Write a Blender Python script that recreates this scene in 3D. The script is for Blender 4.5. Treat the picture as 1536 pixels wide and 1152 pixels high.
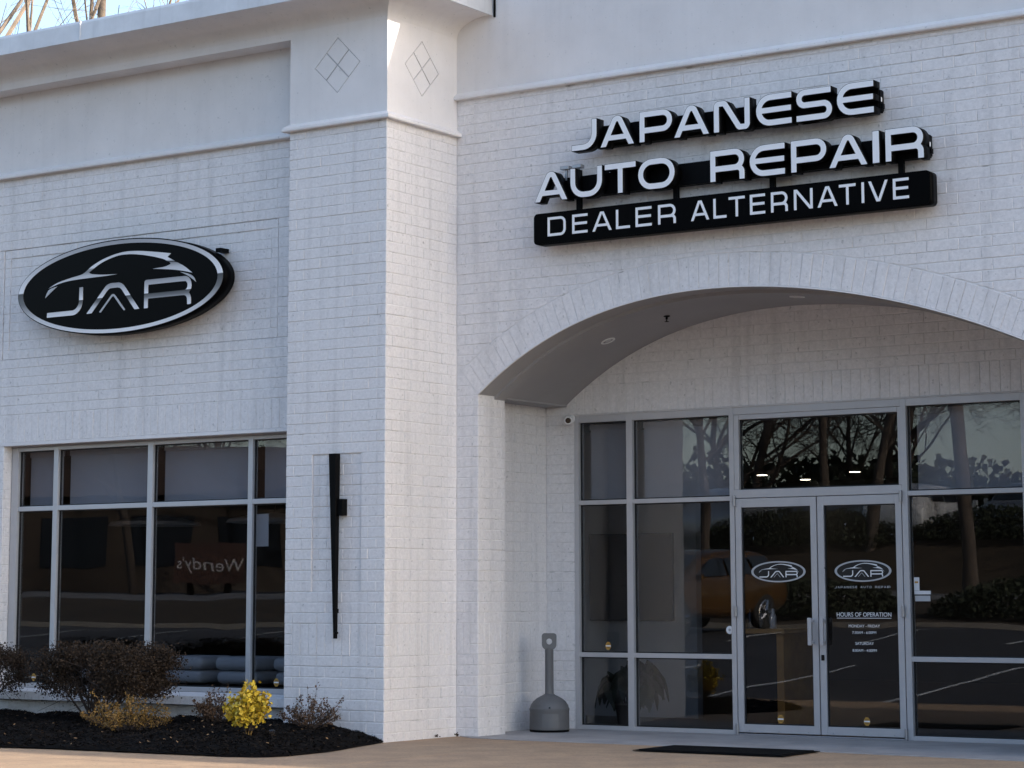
import bpy, bmesh, math, random
import numpy as np
from mathutils import Vector, Matrix
random.seed(7); rng = np.random.default_rng(7)
scene = bpy.context.scene
for o in list(bpy.data.objects): bpy.data.objects.remove(o)
col = scene.collection
R_ = math.radians

# ------------------------------------------------------------------ camera
YAW, PITCH, ROLL = -.5937, .1363, -.0021
CAM = np.array([13.2332, -17.4424, 1.3356])
FPX = 3440.93                                   # focal length in pixels of a 1536 px wide picture
fw = np.array([math.sin(YAW)*math.cos(PITCH), math.cos(YAW)*math.cos(PITCH), math.sin(PITCH)])
rt = np.array([math.cos(YAW), -math.sin(YAW), 0.]); up = np.cross(rt, fw)
RT = rt*math.cos(ROLL)+up*math.sin(ROLL); UP = -rt*math.sin(ROLL)+up*math.cos(ROLL)
cd = bpy.data.cameras.new('camera'); cam = bpy.data.objects.new('camera', cd); col.objects.link(cam)
cd.sensor_width = 36; cd.lens = FPX/1536*36; cd.shift_y = -(576-425.55)/1536
cd.clip_start = .1; cd.clip_end = 3000
cam.matrix_world = Matrix(((RT[0], UP[0], -fw[0], CAM[0]), (RT[1], UP[1], -fw[1], CAM[1]), (RT[2], UP[2], -fw[2], CAM[2]), (0, 0, 0, 1)))
scene.camera = cam
scene.render.resolution_x, scene.render.resolution_y = 1024, 768

# ------------------------------------------------------------------ sky, sun, exposure
SUNV = Vector((2.03, .44, 1.)).normalized()     # towards the sun: right of and behind the building
ELEV = math.asin(SUNV.z); AZ = math.atan2(SUNV.x, SUNV.y)
wd = bpy.data.worlds.new('World'); scene.world = wd; wd.use_nodes = True
nt = wd.node_tree; nt.nodes.clear()
sky = nt.nodes.new('ShaderNodeTexSky'); sky.sky_type = 'NISHITA'; sky.sun_disc = False
sky.sun_elevation = ELEV; sky.sun_rotation = AZ
sky.air_density = 1.0; sky.dust_density = 2.3; sky.ozone_density = 1.0; sky.altitude = 200
bg = nt.nodes.new('ShaderNodeBackground'); bg.inputs[1].default_value = .15
wo = nt.nodes.new('ShaderNodeOutputWorld')
nt.links.new(sky.outputs[0], bg.inputs[0]); nt.links.new(bg.outputs[0], wo.inputs[0])
sl = bpy.data.lights.new('sun', 'SUN'); sl.energy = 2.3; sl.angle = R_(.53); sl.color = (1., .94, .86)
so = bpy.data.objects.new('sun', sl); col.objects.link(so)
so.rotation_euler = (-SUNV).to_track_quat('-Z', 'Y').to_euler(); so.location = (30, 10, 30)
vs = scene.view_settings; vs.view_transform = 'Standard'; vs.look = 'None'; vs.gamma = 1; vs.exposure = 1.46
vs.use_curve_mapping = False
try: scene.cycles.max_bounces = 7; scene.cycles.diffuse_bounces = 4; scene.cycles.transparent_max_bounces = 16
except Exception: pass

# ------------------------------------------------------------------ materials
M = {}
def mat(name, rgb, rough=.6, metal=0., spec=.5, var=0., vscale=3., bump=0., bscale=60., speck=0., speckscale=90., rgb2=None, detail=6., speckcol=(.02,.02,.02), coat=0., streak=0.):
    m = bpy.data.materials.new(name); m.use_nodes = True; n = m.node_tree.nodes; l = m.node_tree.links
    b = n['Principled BSDF']; b.inputs['Roughness'].default_value = rough; b.inputs['Metallic'].default_value = metal
    b.inputs['Specular IOR Level'].default_value = spec; b.inputs['Coat Weight'].default_value = coat
    c = (*rgb, 1); b.inputs['Base Color'].default_value = c
    tc = n.new('ShaderNodeTexCoord'); geo = n.new('ShaderNodeNewGeometry'); pos = geo.outputs['Position']
    out = None
    if var > 0 or rgb2:
        t = n.new('ShaderNodeTexNoise'); t.inputs['Scale'].default_value = vscale; t.inputs['Detail'].default_value = detail; t.inputs['Roughness'].default_value = .62
        l.new(pos, t.inputs['Vector'])
        rp = n.new('ShaderNodeValToRGB'); e = rp.color_ramp.elements
        e[0].position = .3; e[1].position = .7
        c2 = rgb2 if rgb2 else tuple(v*(1-var) for v in rgb)
        e[0].color = (*c2, 1); e[1].color = c
        l.new(t.outputs['Fac'], rp.inputs[0]); out = rp.outputs[0]
    if streak > 0:
        mp = n.new('ShaderNodeMapping'); mp.inputs['Scale'].default_value = (9, 9, .55); l.new(pos, mp.inputs[0])
        t = n.new('ShaderNodeTexNoise'); t.inputs['Scale'].default_value = 1.; t.inputs['Detail'].default_value = 5; l.new(mp.outputs[0], t.inputs['Vector'])
        rp = n.new('ShaderNodeValToRGB'); e = rp.color_ramp.elements; e[0].position = .52; e[0].color = (1, 1, 1, 1); e[1].position = .8; v = 1-streak; e[1].color = (v, v, v*1.0, 1)
        l.new(t.outputs['Fac'], rp.inputs[0])
        mx = n.new('ShaderNodeMixRGB'); mx.blend_type = 'MULTIPLY'; mx.inputs[0].default_value = 1
        if out: l.new(out, mx.inputs[1])
        else: mx.inputs[1].default_value = c
        l.new(rp.outputs[0], mx.inputs[2]); out = mx.outputs[0]
    if speck > 0:
        t = n.new('ShaderNodeTexNoise'); t.inputs['Scale'].default_value = speckscale; t.inputs['Detail'].default_value = 3; l.new(pos, t.inputs['Vector'])
        rp = n.new('ShaderNodeValToRGB'); e = rp.color_ramp.elements; e[0].position = .66-speck*.12; e[0].color = (0, 0, 0, 1); e[1].position = .80; e[1].color = (1, 1, 1, 1)
        l.new(t.outputs['Fac'], rp.inputs[0])
        mx = n.new('ShaderNodeMixRGB'); l.new(rp.outputs[0], mx.inputs[0])
        if out: l.new(out, mx.inputs[1])
        else: mx.inputs[1].default_value = c
        mx.inputs[2].default_value = (*speckcol, 1); out = mx.outputs[0]
    if out: l.new(out, b.inputs['Base Color'])
    if bump > 0:
        t = n.new('ShaderNodeTexNoise'); t.inputs['Scale'].default_value = bscale; t.inputs['Detail'].default_value = 5; t.inputs['Roughness'].default_value = .65; l.new(pos, t.inputs['Vector'])
        bp = n.new('ShaderNodeBump'); bp.inputs['Strength'].default_value = bump; bp.inputs['Distance'].default_value = .004
        l.new(t.outputs['Fac'], bp.inputs['Height']); l.new(bp.outputs[0], b.inputs['Normal'])
    M[name] = m; return m

mat('painted_brick', (.815, .788, .785), rough=.62, var=.17, vscale=32., bump=.8, bscale=55, speck=.14, speckscale=24, speckcol=(.38, .37, .37), streak=.17)
mat('painted_mortar', (.81, .785, .78), rough=.8, var=.22, vscale=5, bump=.6, bscale=90, speck=.45, speckscale=7, speckcol=(.30, .29, .28))
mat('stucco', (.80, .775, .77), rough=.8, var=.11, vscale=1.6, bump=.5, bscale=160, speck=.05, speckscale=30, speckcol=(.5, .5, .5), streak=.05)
mat('coping_metal', (.74, .75, .77), rough=.45, var=.18, vscale=3., bump=.08, bscale=30, streak=.16)
mat('groove', (.45, .45, .46), rough=.9)
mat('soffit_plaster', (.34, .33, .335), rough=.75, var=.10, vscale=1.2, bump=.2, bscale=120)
mat('aluminium_frame', (.53, .525, .54), rough=.38, metal=.3, var=.06, vscale=8, bump=.04, bscale=200)
mat('gasket', (.012, .012, .013), rough=.6)
mat('black_metal', (.003, .003, .0033), rough=.55, spec=.08, var=.3, vscale=8)
mat('sign_black', (.002, .002, .0022), rough=.4, spec=.04, var=.3, vscale=12)
mat('letter_return', (.003, .003, .0035), rough=.5, spec=.08)
mat('letter_face', (.84, .85, .87), rough=.3, var=.03, vscale=12)
mat('oval_face', (.002, .002, .0022), rough=.3, spec=.05)
mat('concrete_walk', (.49, .325, .195), rough=.9, rgb2=(.33, .222, .142), vscale=2.4, bump=.8, bscale=90, speck=1.0, speckscale=34, speckcol=(.20, .14, .10), detail=9., streak=.0)
mat('concrete_slab', (.42, .40, .39), rough=.85, rgb2=(.29, .275, .27), vscale=2.3, bump=.3, bscale=120, speck=.3, speckscale=40, speckcol=(.2, .2, .2))
mat('concrete_kerb', (.46, .40, .33), rough=.9, var=.25, vscale=3, bump=.4)
mat('asphalt', (.042, .042, .048), rough=.9, rgb2=(.03, .03, .035), vscale=.6, bump=.6, bscale=90)
mat('road_surface', (.20, .19, .19), rough=.9, rgb2=(.15, .145, .145), vscale=.4)
mat('line_paint', (.75, .75, .73), rough=.7, var=.35, vscale=6)
mat('dead_grass', (.060, .040, .023), rough=1, rgb2=(.028, .02, .013), vscale=.8, bump=1, bscale=12)
mat('mulch', (.006, .005, .005), rough=1, spec=.1, rgb2=(.003, .0025, .0025), vscale=20, bump=1, bscale=70)
mat('mulch_chip', (.020, .015, .012), rough=.95, spec=.15, rgb2=(.003, .0025, .0025), vscale=30)
mat('dry_leaf', (.36, .22, .11), rough=.9, rgb2=(.20, .11, .05), vscale=15)
mat('bark', (.11, .085, .068), rough=.95, rgb2=(.06, .047, .04), vscale=5, bump=.8, bscale=25)
mat('pale_bark', (.30, .23, .17), rough=.95, rgb2=(.11, .085, .065), vscale=4, bump=.8, bscale=25)
mat('twig', (.05, .035, .028), rough=.9)
mat('evergreen', (.035, .045, .022), rough=.8, rgb2=(.02, .028, .014), vscale=1.5)
mat('shrub_leaf', (.060, .040, .026), rough=.7, spec=.2, rgb2=(.016, .011, .008), vscale=16)
mat('bronze_leaf', (.32, .18, .03), rough=.7, rgb2=(.10, .055, .02), vscale=25)
mat('brown_leaf', (.13, .070, .035), rough=.7, rgb2=(.05, .03, .018), vscale=25)
mat('yellow_leaf', (.72, .52, .035), rough=.6, rgb2=(.40, .26, .025), vscale=14)
mat('plastic_can', (.145, .143, .144), rough=.55, var=.12, vscale=9, bump=.15, bscale=150)
mat('rubber', (.004, .004, .0045), rough=.9, spec=.1, bump=.5, bscale=200)
mat('chrome', (.75, .75, .77), rough=.18, metal=1.)
mat('steel', (.42, .42, .44), rough=.35, metal=.9)
mat('white_plastic', (.75, .75, .76), rough=.4)
mat('camera_white', (.75, .75, .76), rough=.4)
mat('lens_black', (.004, .004, .005), rough=.1)
mat('vinyl_white', (.80, .81, .83), rough=.5)
mat('vinyl_grey', (.45, .46, .48), rough=.4)
mat('vinyl_black', (.006, .006, .007), rough=.4)
mat('sticker_gold', (.50, .27, .05), rough=.45)
mat('sticker_dark', (.05, .035, .02), rough=.5)
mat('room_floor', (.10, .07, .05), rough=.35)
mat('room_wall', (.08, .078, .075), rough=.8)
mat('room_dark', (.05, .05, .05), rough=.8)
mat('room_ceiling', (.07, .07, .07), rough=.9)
mat('inner_brick', (.66, .65, .64), rough=.8, var=.1, vscale=3)
mat('shade_cloth', (.68, .67, .69), rough=.85, var=.06, vscale=2)
mat('screen_black', (.012, .012, .014), rough=.25)
mat('desk_wood', (.62, .32, .07), rough=.45, rgb2=(.45, .21, .05), vscale=6)
mat('chair_fabric', (.70, .70, .71), rough=.85, bump=.3, bscale=200)
mat('chair_base', (.03, .03, .03), rough=.5)
mat('plant_leaf', (.025, .04, .022), rough=.5)
mat('pot', (.12, .10, .09), rough=.6)
mat('lamp_white', (.82, .81, .79), rough=.6)
mat('paper', (.72, .72, .73), rough=.8)
mat('sign_red', (.045, .016, .010), rough=.45)
mat('car_orange', (.075, .038, .012), rough=.25, coat=.6)
mat('car_silver', (.42, .43, .45), rough=.28, metal=.5, coat=.5)
mat('car_dark', (.03, .032, .04), rough=.25, coat=.6)
mat('car_white', (.72, .72, .72), rough=.3, coat=.6)
mat('car_glass', (.015, .017, .02), rough=.05, spec=.8)
mat('tyre', (.018, .018, .018), rough=.9)
mat('roof_brown', (.05, .03, .022), rough=.9)
mat('wall_tan', (.06, .045, .035), rough=.9)
def emit(name, rgb, s):
    m = bpy.data.materials.new(name); m.use_nodes = True; b = m.node_tree.nodes['Principled BSDF']
    b.inputs['Base Color'].default_value = (*rgb, 1); b.inputs['Emission Color'].default_value = (*rgb, 1); b.inputs['Emission Strength'].default_value = s
    M[name] = m
emit('lamp_glow', (1., .86, .66), 9.)
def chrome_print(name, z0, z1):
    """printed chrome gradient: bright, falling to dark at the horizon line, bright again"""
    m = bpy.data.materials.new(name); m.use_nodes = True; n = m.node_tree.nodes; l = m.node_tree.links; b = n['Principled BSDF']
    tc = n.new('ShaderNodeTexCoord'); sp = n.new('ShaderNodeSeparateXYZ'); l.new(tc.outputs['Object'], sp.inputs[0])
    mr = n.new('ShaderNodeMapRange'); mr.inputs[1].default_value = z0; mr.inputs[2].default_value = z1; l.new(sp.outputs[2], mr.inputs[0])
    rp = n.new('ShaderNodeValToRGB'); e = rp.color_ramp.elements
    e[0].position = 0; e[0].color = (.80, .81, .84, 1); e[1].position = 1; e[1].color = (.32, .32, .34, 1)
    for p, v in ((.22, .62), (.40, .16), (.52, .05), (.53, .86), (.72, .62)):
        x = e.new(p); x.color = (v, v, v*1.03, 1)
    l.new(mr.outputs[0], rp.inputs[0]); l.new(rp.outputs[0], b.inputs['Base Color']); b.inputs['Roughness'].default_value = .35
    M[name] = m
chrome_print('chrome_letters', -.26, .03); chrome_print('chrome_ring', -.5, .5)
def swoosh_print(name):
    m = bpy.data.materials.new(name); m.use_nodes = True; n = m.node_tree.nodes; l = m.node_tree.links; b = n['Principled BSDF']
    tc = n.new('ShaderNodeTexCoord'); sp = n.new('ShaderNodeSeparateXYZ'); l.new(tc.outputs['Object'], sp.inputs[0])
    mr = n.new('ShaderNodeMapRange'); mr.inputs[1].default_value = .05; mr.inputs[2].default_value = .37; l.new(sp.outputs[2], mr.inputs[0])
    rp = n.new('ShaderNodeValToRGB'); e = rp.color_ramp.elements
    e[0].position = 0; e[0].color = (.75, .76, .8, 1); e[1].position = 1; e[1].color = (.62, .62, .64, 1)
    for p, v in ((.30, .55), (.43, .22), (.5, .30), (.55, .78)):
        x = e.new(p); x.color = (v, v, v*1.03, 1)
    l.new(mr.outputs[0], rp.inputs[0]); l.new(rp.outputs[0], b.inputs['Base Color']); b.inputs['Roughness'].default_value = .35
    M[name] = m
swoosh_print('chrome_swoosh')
def glass(name, tint, f0):
    m = bpy.data.materials.new(name); m.use_nodes = True; n = m.node_tree.nodes; l = m.node_tree.links; n.clear()
    o = n.new('ShaderNodeOutputMaterial'); mx = n.new('ShaderNodeMixShader'); tr = n.new('ShaderNodeBsdfTransparent'); gl = n.new('ShaderNodeBsdfGlossy')
    tr.inputs[0].default_value = (*tint, 1); gl.inputs['Roughness'].default_value = .0; gl.inputs[0].default_value = (1, 1, 1, 1)
    g = n.new('ShaderNodeNewGeometry')
    # float glass is never dead flat: a slow ripple bends the mirror image a little
    tx = n.new('ShaderNodeTexNoise'); tx.inputs['Scale'].default_value = 1.1; tx.inputs['Detail'].default_value = 1; l.new(g.outputs['Position'], tx.inputs['Vector'])
    bp = n.new('ShaderNodeBump'); bp.inputs['Strength'].default_value = .25; bp.inputs['Distance'].default_value = .006; l.new(tx.outputs['Fac'], bp.inputs['Height']); l.new(bp.outputs[0], gl.inputs['Normal'])
    d = n.new('ShaderNodeVectorMath'); d.operation = 'DOT_PRODUCT'; l.new(g.outputs['Incoming'], d.inputs[0]); l.new(g.outputs['Normal'], d.inputs[1])
    a = n.new('ShaderNodeMath'); a.operation = 'ABSOLUTE'; l.new(d.outputs['Value'], a.inputs[0])
    s = n.new('ShaderNodeMath'); s.operation = 'SUBTRACT'; s.inputs[0].default_value = 1; l.new(a.outputs[0], s.inputs[1])
    p = n.new('ShaderNodeMath'); p.operation = 'POWER'; p.inputs[1].default_value = 5; l.new(s.outputs[0], p.inputs[0])
    q = n.new('ShaderNodeMath'); q.operation = 'MULTIPLY_ADD'; q.inputs[1].default_value = 1-f0; q.inputs[2].default_value = f0; l.new(p.outputs[0], q.inputs[0])
    l.new(q.outputs[0], mx.inputs[0]); l.new(tr.outputs[0], mx.inputs[1]); l.new(gl.outputs[0], mx.inputs[2]); l.new(mx.outputs[0], o.inputs[0])
    M[name] = m
glass('window_glass', (.72, .73, .75), .042)

# ------------------------------------------------------------------ mesh helpers
def tag(o, label=None, cat=None, group=None, kind=None):
    if label: o['label'] = label
    if cat: o['category'] = cat
    if group: o['group'] = group
    if kind: o['kind'] = kind
    return o
def empty(name, loc, label=None, cat=None, group=None, rz=0.):
    o = bpy.data.objects.new(name, None); col.objects.link(o); o.location = loc; o.rotation_euler = (0, 0, rz); o.empty_display_size = .2
    return tag(o, label, cat, group)
def wloc(p):
    v = Vector((0, 0, 0))
    while p is not None: v = v+p.location; p = p.parent
    return v
class MB:
    def __init__(s): s.v = []; s.f = []
    def add(s, vs, fs):
        n = len(s.v); s.v += [tuple(float(c) for c in p) for p in vs]; s.f += [tuple(n+i for i in f) for f in fs]; return s
    def box(s, a, b):
        x0, y0, z0 = a; x1, y1, z1 = b
        return s.add([(x0,y0,z0),(x1,y0,z0),(x1,y1,z0),(x0,y1,z0),(x0,y0,z1),(x1,y0,z1),(x1,y1,z1),(x0,y1,z1)],
                     [(3,2,1,0),(4,5,6,7),(0,1,5,4),(1,2,6,5),(2,3,7,6),(3,0,4,7)])
    def prism(s, poly, axis, a, b):
        """extrude a 2-D polygon: axis 'y': poly in (x,z); 'x': poly in (y,z); 'z': poly in (x,y)"""
        f = {'y': lambda p, t: (p[0], t, p[1]), 'x': lambda p, t: (t, p[0], p[1]), 'z': lambda p, t: (p[0], p[1], t)}[axis]
        n = len(poly); vs = [f(p, a) for p in poly]+[f(p, b) for p in poly]
        fs = [tuple(range(n)), tuple(range(2*n-1, n-1, -1))]+[(i, n+i, n+(i+1) % n, (i+1) % n) for i in range(n)]
        return s.add(vs, fs)
    def tube(s, p0, p1, r0, r1, n=6, caps=True):
        p0 = np.array(p0, float); p1 = np.array(p1, float); d = p1-p0; L = np.linalg.norm(d)
        if L < 1e-9: return s
        d /= L; a = np.cross(d, (0, 0, 1.) if abs(d[2]) < .9 else (1., 0, 0)); a /= np.linalg.norm(a); b = np.cross(d, a)
        vs = []
        for p, r in ((p0, r0), (p1, r1)):
            for i in range(n):
                t = 2*math.pi*i/n; vs.append(p+r*(math.cos(t)*a+math.sin(t)*b))
        fs = [(i, (i+1) % n, n+(i+1) % n, n+i) for i in range(n)]
        if caps: fs += [tuple(range(n-1, -1, -1)), tuple(range(n, 2*n))]
        return s.add(vs, fs)
    def lathe(s, prof, c, n=32, axis='z'):
        vs = []
        for r, h in prof:
            for i in range(n):
                t = 2*math.pi*i/n; x, y = r*math.cos(t), r*math.sin(t)
                vs.append((c[0]+x, c[1]+y, c[2]+h) if axis == 'z' else (c[0]+x, c[1]+h, c[2]+y) if axis == 'y' else (c[0]+h, c[1]+x, c[2]+y))
        fs = []
        for k in range(len(prof)-1):
            for i in range(n): fs.append((k*n+i, k*n+(i+1) % n, (k+1)*n+(i+1) % n, (k+1)*n+i))
        fs.append(tuple(range(n-1, -1, -1))); m = (len(prof)-1)*n; fs.append(tuple(range(m, m+n)))
        return s.add(vs, fs)
    def mesh(s, name, m, off=(0, 0, 0), smooth=False):
        me = bpy.data.meshes.new(name)
        me.from_pydata([(x-off[0], y-off[1], z-off[2]) for x, y, z in s.v], [], s.f)
        bm = bmesh.new(); bm.from_mesh(me); bmesh.ops.recalc_face_normals(bm, faces=bm.faces); bm.to_mesh(me); bm.free()
        me.materials.append(M[m] if isinstance(m, str) else m)
        if smooth: me.polygons.foreach_set('use_smooth', [True]*len(me.polygons))
        return me
    def build(s, name, m, parent=None, smooth=False, bevel=0, local=False, autos=False):
        off = (0, 0, 0) if local or parent is None else wloc(parent)
        o = bpy.data.objects.new(name, s.mesh(name, m, off, smooth or autos)); col.objects.link(o)
        if parent is not None: o.parent = parent
        if autos:
            try: o.data.set_sharp_from_angle(angle=R_(38))
            except Exception: pass
        if bevel:
            b = o.modifiers.new('bevel', 'BEVEL'); b.width = bevel; b.segments = 2; b.limit_method = 'ANGLE'
        return o
def box(name, a, b, m, parent=None, bevel=0): return MB().box(a, b).build(name, m, parent, bevel=bevel)
def copy_tree(o, parent=None):
    c = o.copy(); col.objects.link(c); c.parent = parent
    for ch in list(o.children): copy_tree(ch, c)
    return c
def quads_mesh(name, P, m, parent=None, off=None):
    """P: (N,4,3) array of loose quads"""
    N = len(P); me = bpy.data.meshes.new(name)
    V = P.reshape(-1, 3)
    if parent is not None: V = V-np.array(wloc(parent))
    me.vertices.add(4*N); me.vertices.foreach_set('co', V.astype(np.float32).ravel())
    me.loops.add(4*N); me.loops.foreach_set('vertex_index', np.arange(4*N, dtype=np.int32))
    me.polygons.add(N); me.polygons.foreach_set('loop_start', np.arange(0, 4*N, 4, dtype=np.int32))
    try: me.polygons.foreach_set('loop_total', np.full(N, 4, dtype=np.int32))
    except Exception: pass
    me.update(calc_edges=True); me.validate(); me.materials.append(M[m])
    o = bpy.data.objects.new(name, me); col.objects.link(o)
    if parent is not None: o.parent = parent
    return o

# ------------------------------------------------------------------ ground
def sm(a, b, v): t = np.clip((v-a)/(b-a), 0, 1); return t*t*(3-2*t)
def gh(x, y):
    """height of the open ground in front of the building, rising away from it"""
    t = -np.asarray(y, float); x = np.asarray(x, float)
    z = np.where(t < 4.35, -.12, -.12+.065*np.clip(t-4.35, 0, 12.6))
    z = z*(1-.32*sm(3, 11, x)*sm(4, 9, t))
    z = z+.10*sm(19.45, 19.6, t)+.55*sm(19.6, 24.5, t)+.15*sm(24.5, 29, t)+1.25*sm(29, 31.6, t)*sm(-24, -19, x)+.012*np.clip(t-33, 0, 100)+.02*np.clip(t-60, 0, 140)
    return z
def sheet(name, x0, x1, y0, y1, nx, ny, m, dz=0., fn=gh):
    xs = np.linspace(x0, x1, nx+1); ys = np.linspace(y0, y1, ny+1); b = MB()
    X, Y = np.meshgrid(xs, ys); Z = fn(X, Y)+dz
    b.v = [tuple(p) for p in np.stack([X, Y, Z], -1).reshape(-1, 3).tolist()]
    b.f = [(j*(nx+1)+i, j*(nx+1)+i+1, (j+1)*(nx+1)+i+1, (j+1)*(nx+1)+i) for j in range(ny) for i in range(nx)]
    return tag(b.build(name, m), kind='structure')
sheet('parking_lot', -90, 90, -19.5, -4.3, 90, 30, 'asphalt')
sheet('verge', -90, 90, -24.5, -19.5, 60, 24, 'dead_grass')
sheet('road', -90, 90, -29.0, -24.5, 60, 10, 'road_surface')
sheet('bank', -90, 90, -32.0, -29.0, 60, 16, 'dead_grass')
sheet('upper_parking_lot', -90, 90, -45, -32.0, 40, 10, 'asphalt')
sheet('terrain', -700, 700, -700, -45, 30, 40, 'dead_grass')
sheet('ground', -700, 700, -4.3, 700, 20, 20, 'dead_grass', fn=lambda x, y: 0*x-.16)
walk = tag(MB().box((-40, -4.345, -.15), (40, 3.2, -.014)).build('walkway', 'concrete_walk'), kind='structure')
xs_ = [-40.]+[-8.3+2.44*i for i in range(9)]+[40.]; ys_ = [-4.35, -3.2, -.55, 3.2]
for i in range(len(xs_)-1):
    for j in range(3):
        MB().box((xs_[i]+.004, ys_[j]+(.004 if j else 0), -.0135), (xs_[i+1]-.004, ys_[j+1]-.004, random.uniform(-.0012, 0.))).build('paving_slab', 'concrete_walk', walk, bevel=.004)
tag(MB().prism([(.02, 1.19), (.30, .985), (.9, .925), (2.6, .945), (4.1, .96), (6.0, .80), (7.6, .80), (7.6, 2.9), (.02, 2.9)], 'z', .0, .006).build('porch_slab', 'concrete_slab'), kind='structure')
for i, x in enumerate(np.arange(-22, 12, 2.75)):               # painted bay lines, each laid on the slope
    b = MB(); ys = np.linspace(-10.2, -5.2, 9)
    for k in range(8):
        y0, y1 = ys[k], ys[k+1]; z0 = float(gh(x, y0))+.006; z1 = float(gh(x, y1))+.006
        b.add([(x-.05, y0, z0), (x+.05, y0, z0), (x+.05, y1, z1), (x-.05, y1, z1)], [(0, 1, 2, 3)])
    tag(b.build('parking_line', 'line_paint'), kind='structure')
for i, x in enumerate(np.arange(-24, 8, 2.75)):
    b = MB(); ys = np.linspace(-19.2, -14.6, 7)
    for k in range(6):
        y0, y1 = ys[k], ys[k+1]; z0 = float(gh(x, y0))+.006; z1 = float(gh(x, y1))+.006
        b.add([(x-.05, y0, z0), (x+.05, y0, z0), (x+.05, y1, z1), (x-.05, y1, z1)], [(0, 1, 2, 3)])
    tag(b.build('parking_line', 'line_paint'), kind='structure')
b = MB()
for x in np.arange(-60, 60, 3.): 
    z = float(gh(x+1.5, -19.4)); b.box((x, -19.62, z-.2), (x+2.99, -19.45, z+.13))
tag(b.build('kerb', 'concrete_kerb'), kind='structure')

# ------------------------------------------------------------------ the building
C = .1016; W = 1.2192; D = 1.1745; DL = .26; S = 2.8; YW = .383
ZG = .0813                                                     # height of one bed joint; the others lie C apart
shop = empty('repair_shop_building', (0, 0, 0), 'white painted brick repair shop with stucco cornice and arched glazed entrance', 'building')
def bpart(name, b, m, bevel=0, smooth=False, autos=False, parent=None): return b.build(name, m, parent or shop, bevel=bevel, smooth=smooth, autos=autos)

# arch profile (inner edge), measured rise and spring points
AX = [.26, .60, .918, 1.3, 1.688, 2.05, 2.43, 2.9, 3.144, 3.5, 3.83, 4.2, 4.491, 4.8, 5.126, 5.5, 5.879, 6.3]
AZ_ = [3.335, 3.585, 3.775, 3.925, 4.045, 4.128, 4.18, 4.200, 4.196, 4.172, 4.128, 4.066, 4.008, 3.930, 3.833, 3.703, 3.549, 3.35]
apoly = np.polyfit(AX, AZ_, 5)
zi = lambda x: np.polyval(apoly, x)
AX0, AX1 = .26, 6.3
ax = np.linspace(AX0, AX1, 400); az = zi(ax); dz = np.gradient(az, ax)
nrm = np.stack([-dz, np.ones_like(dz)], -1); nrm /= np.linalg.norm(nrm, axis=1)[:, None]
RING = .318
ox, oz = ax+nrm[:, 0]*RING, az+nrm[:, 1]*RING
zo = lambda x: np.interp(x, ox, oz)
arc = np.concatenate([[0], np.cumsum(np.hypot(np.diff(ax), np.diff(az)))])

# every brick: polygon in wall coordinates (s, z)
FR = {'front0': (np.array([0, 0, 0.]), np.array([1., 0, 0]), np.array([0, -1., 0])),
      'side0': (np.array([0, 0, 0.]), np.array([0, 1., 0]), np.array([1., 0, 0])),
      'right': (np.array([0, D, 0.]), np.array([1., 0, 0]), np.array([0, -1., 0])),
      'jamb': (np.array([.26, 0, 0.]), np.array([0, 1., 0]), np.array([1., 0, 0])),
      'recess': (np.array([0., 0, 0.]), np.array([0, 1., 0]), np.array([1., 0, 0])),
      'back': (np.array([0, S, 0.]), np.array([1., 0, 0]), np.array([0, -1., 0])),
      'left': (np.array([0, DL, 0.]), np.array([1., 0, 0]), np.array([0, -1., 0])),
      'winjamb': (np.array([-5.425, 0, 0.]), np.array([0, 1., 0]), np.array([1., 0, 0]))}
bricks = []
G = .004
def put(wall, poly, d=0., kind='brick', full=False): bricks.append((wall, poly, d+random.gauss(0, .0011), kind, full))
def courses(wall, s0, s1, z0, z1, ph=(0., .2032), holes=(), low=None, par=0):
    """running bond, one third lap; holes are (s0,s1,z0,z1); low(s): a curve the courses stop on"""
    k0 = int(math.floor((z0-ZG)/C+1e-4)); k1 = int(math.ceil((z1-ZG)/C-1e-4))
    for k in range(k0, k1):
        a, b = max(z0, ZG+k*C), min(z1, ZG+(k+1)*C)
        if b-a < .02: continue
        wob = random.gauss(0, .0018)
        o = ph[(k+par) % 2]
        j0 = int(math.floor((s0-o)/.3048+1e-4))
        s = o+j0*.3048
        while s < s1-1e-4:
            l, r = max(s, s0), min(s+.3048, s1); full = (r-l > .30) and (b-a > .1)
            s += .3048
            segs = [(l, r)]
            for (h0, h1, g0, g1) in holes:
                if a >= g0-.03 and b <= g1+.03:
                    new = []
                    for (p, q) in segs:
                        if h1 <= p or h0 >= q: new.append((p, q)); continue
                        if h0-p > .015: new.append((p, h0))
                        if q-h1 > .015: new.append((h1, q))
                    segs = new
            for (p, q) in segs:
                if q-p < .02: continue
                fl = full and len(segs) == 1 and (q-p) > .30
                jg = .0026+random.uniform(-.0008, .0008)
                pa, qa, za, zb = p+jg, q-jg, a+G+wob*.5, b-G+wob*.5
                if low is None: put(wall, [(pa, za), (qa, za), (qa, zb), (pa, zb)], full=fl); continue
                ss = np.linspace(pa, qa, 7); lz = np.array([low(t) for t in ss])+.006
                if (lz >= zb-.004).all(): continue
                if (lz <= za).all(): put(wall, [(pa, za), (qa, za), (qa, zb), (pa, zb)], full=fl); continue
                ss = np.linspace(pa, qa, 25); lz = np.maximum(np.array([low(t) for t in ss])+.006, za); ok = lz < zb-.004
                i0, i1 = np.where(ok)[0][[0, -1]]
                if i1-i0 < 2: continue
                idx = list(range(i0, i1+1, 3)); idx = idx if idx[-1] == i1 else idx+[i1]
                put(wall, [(ss[i], lz[i]) for i in idx]+[(ss[i1], zb), (ss[i0], zb)])
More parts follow.
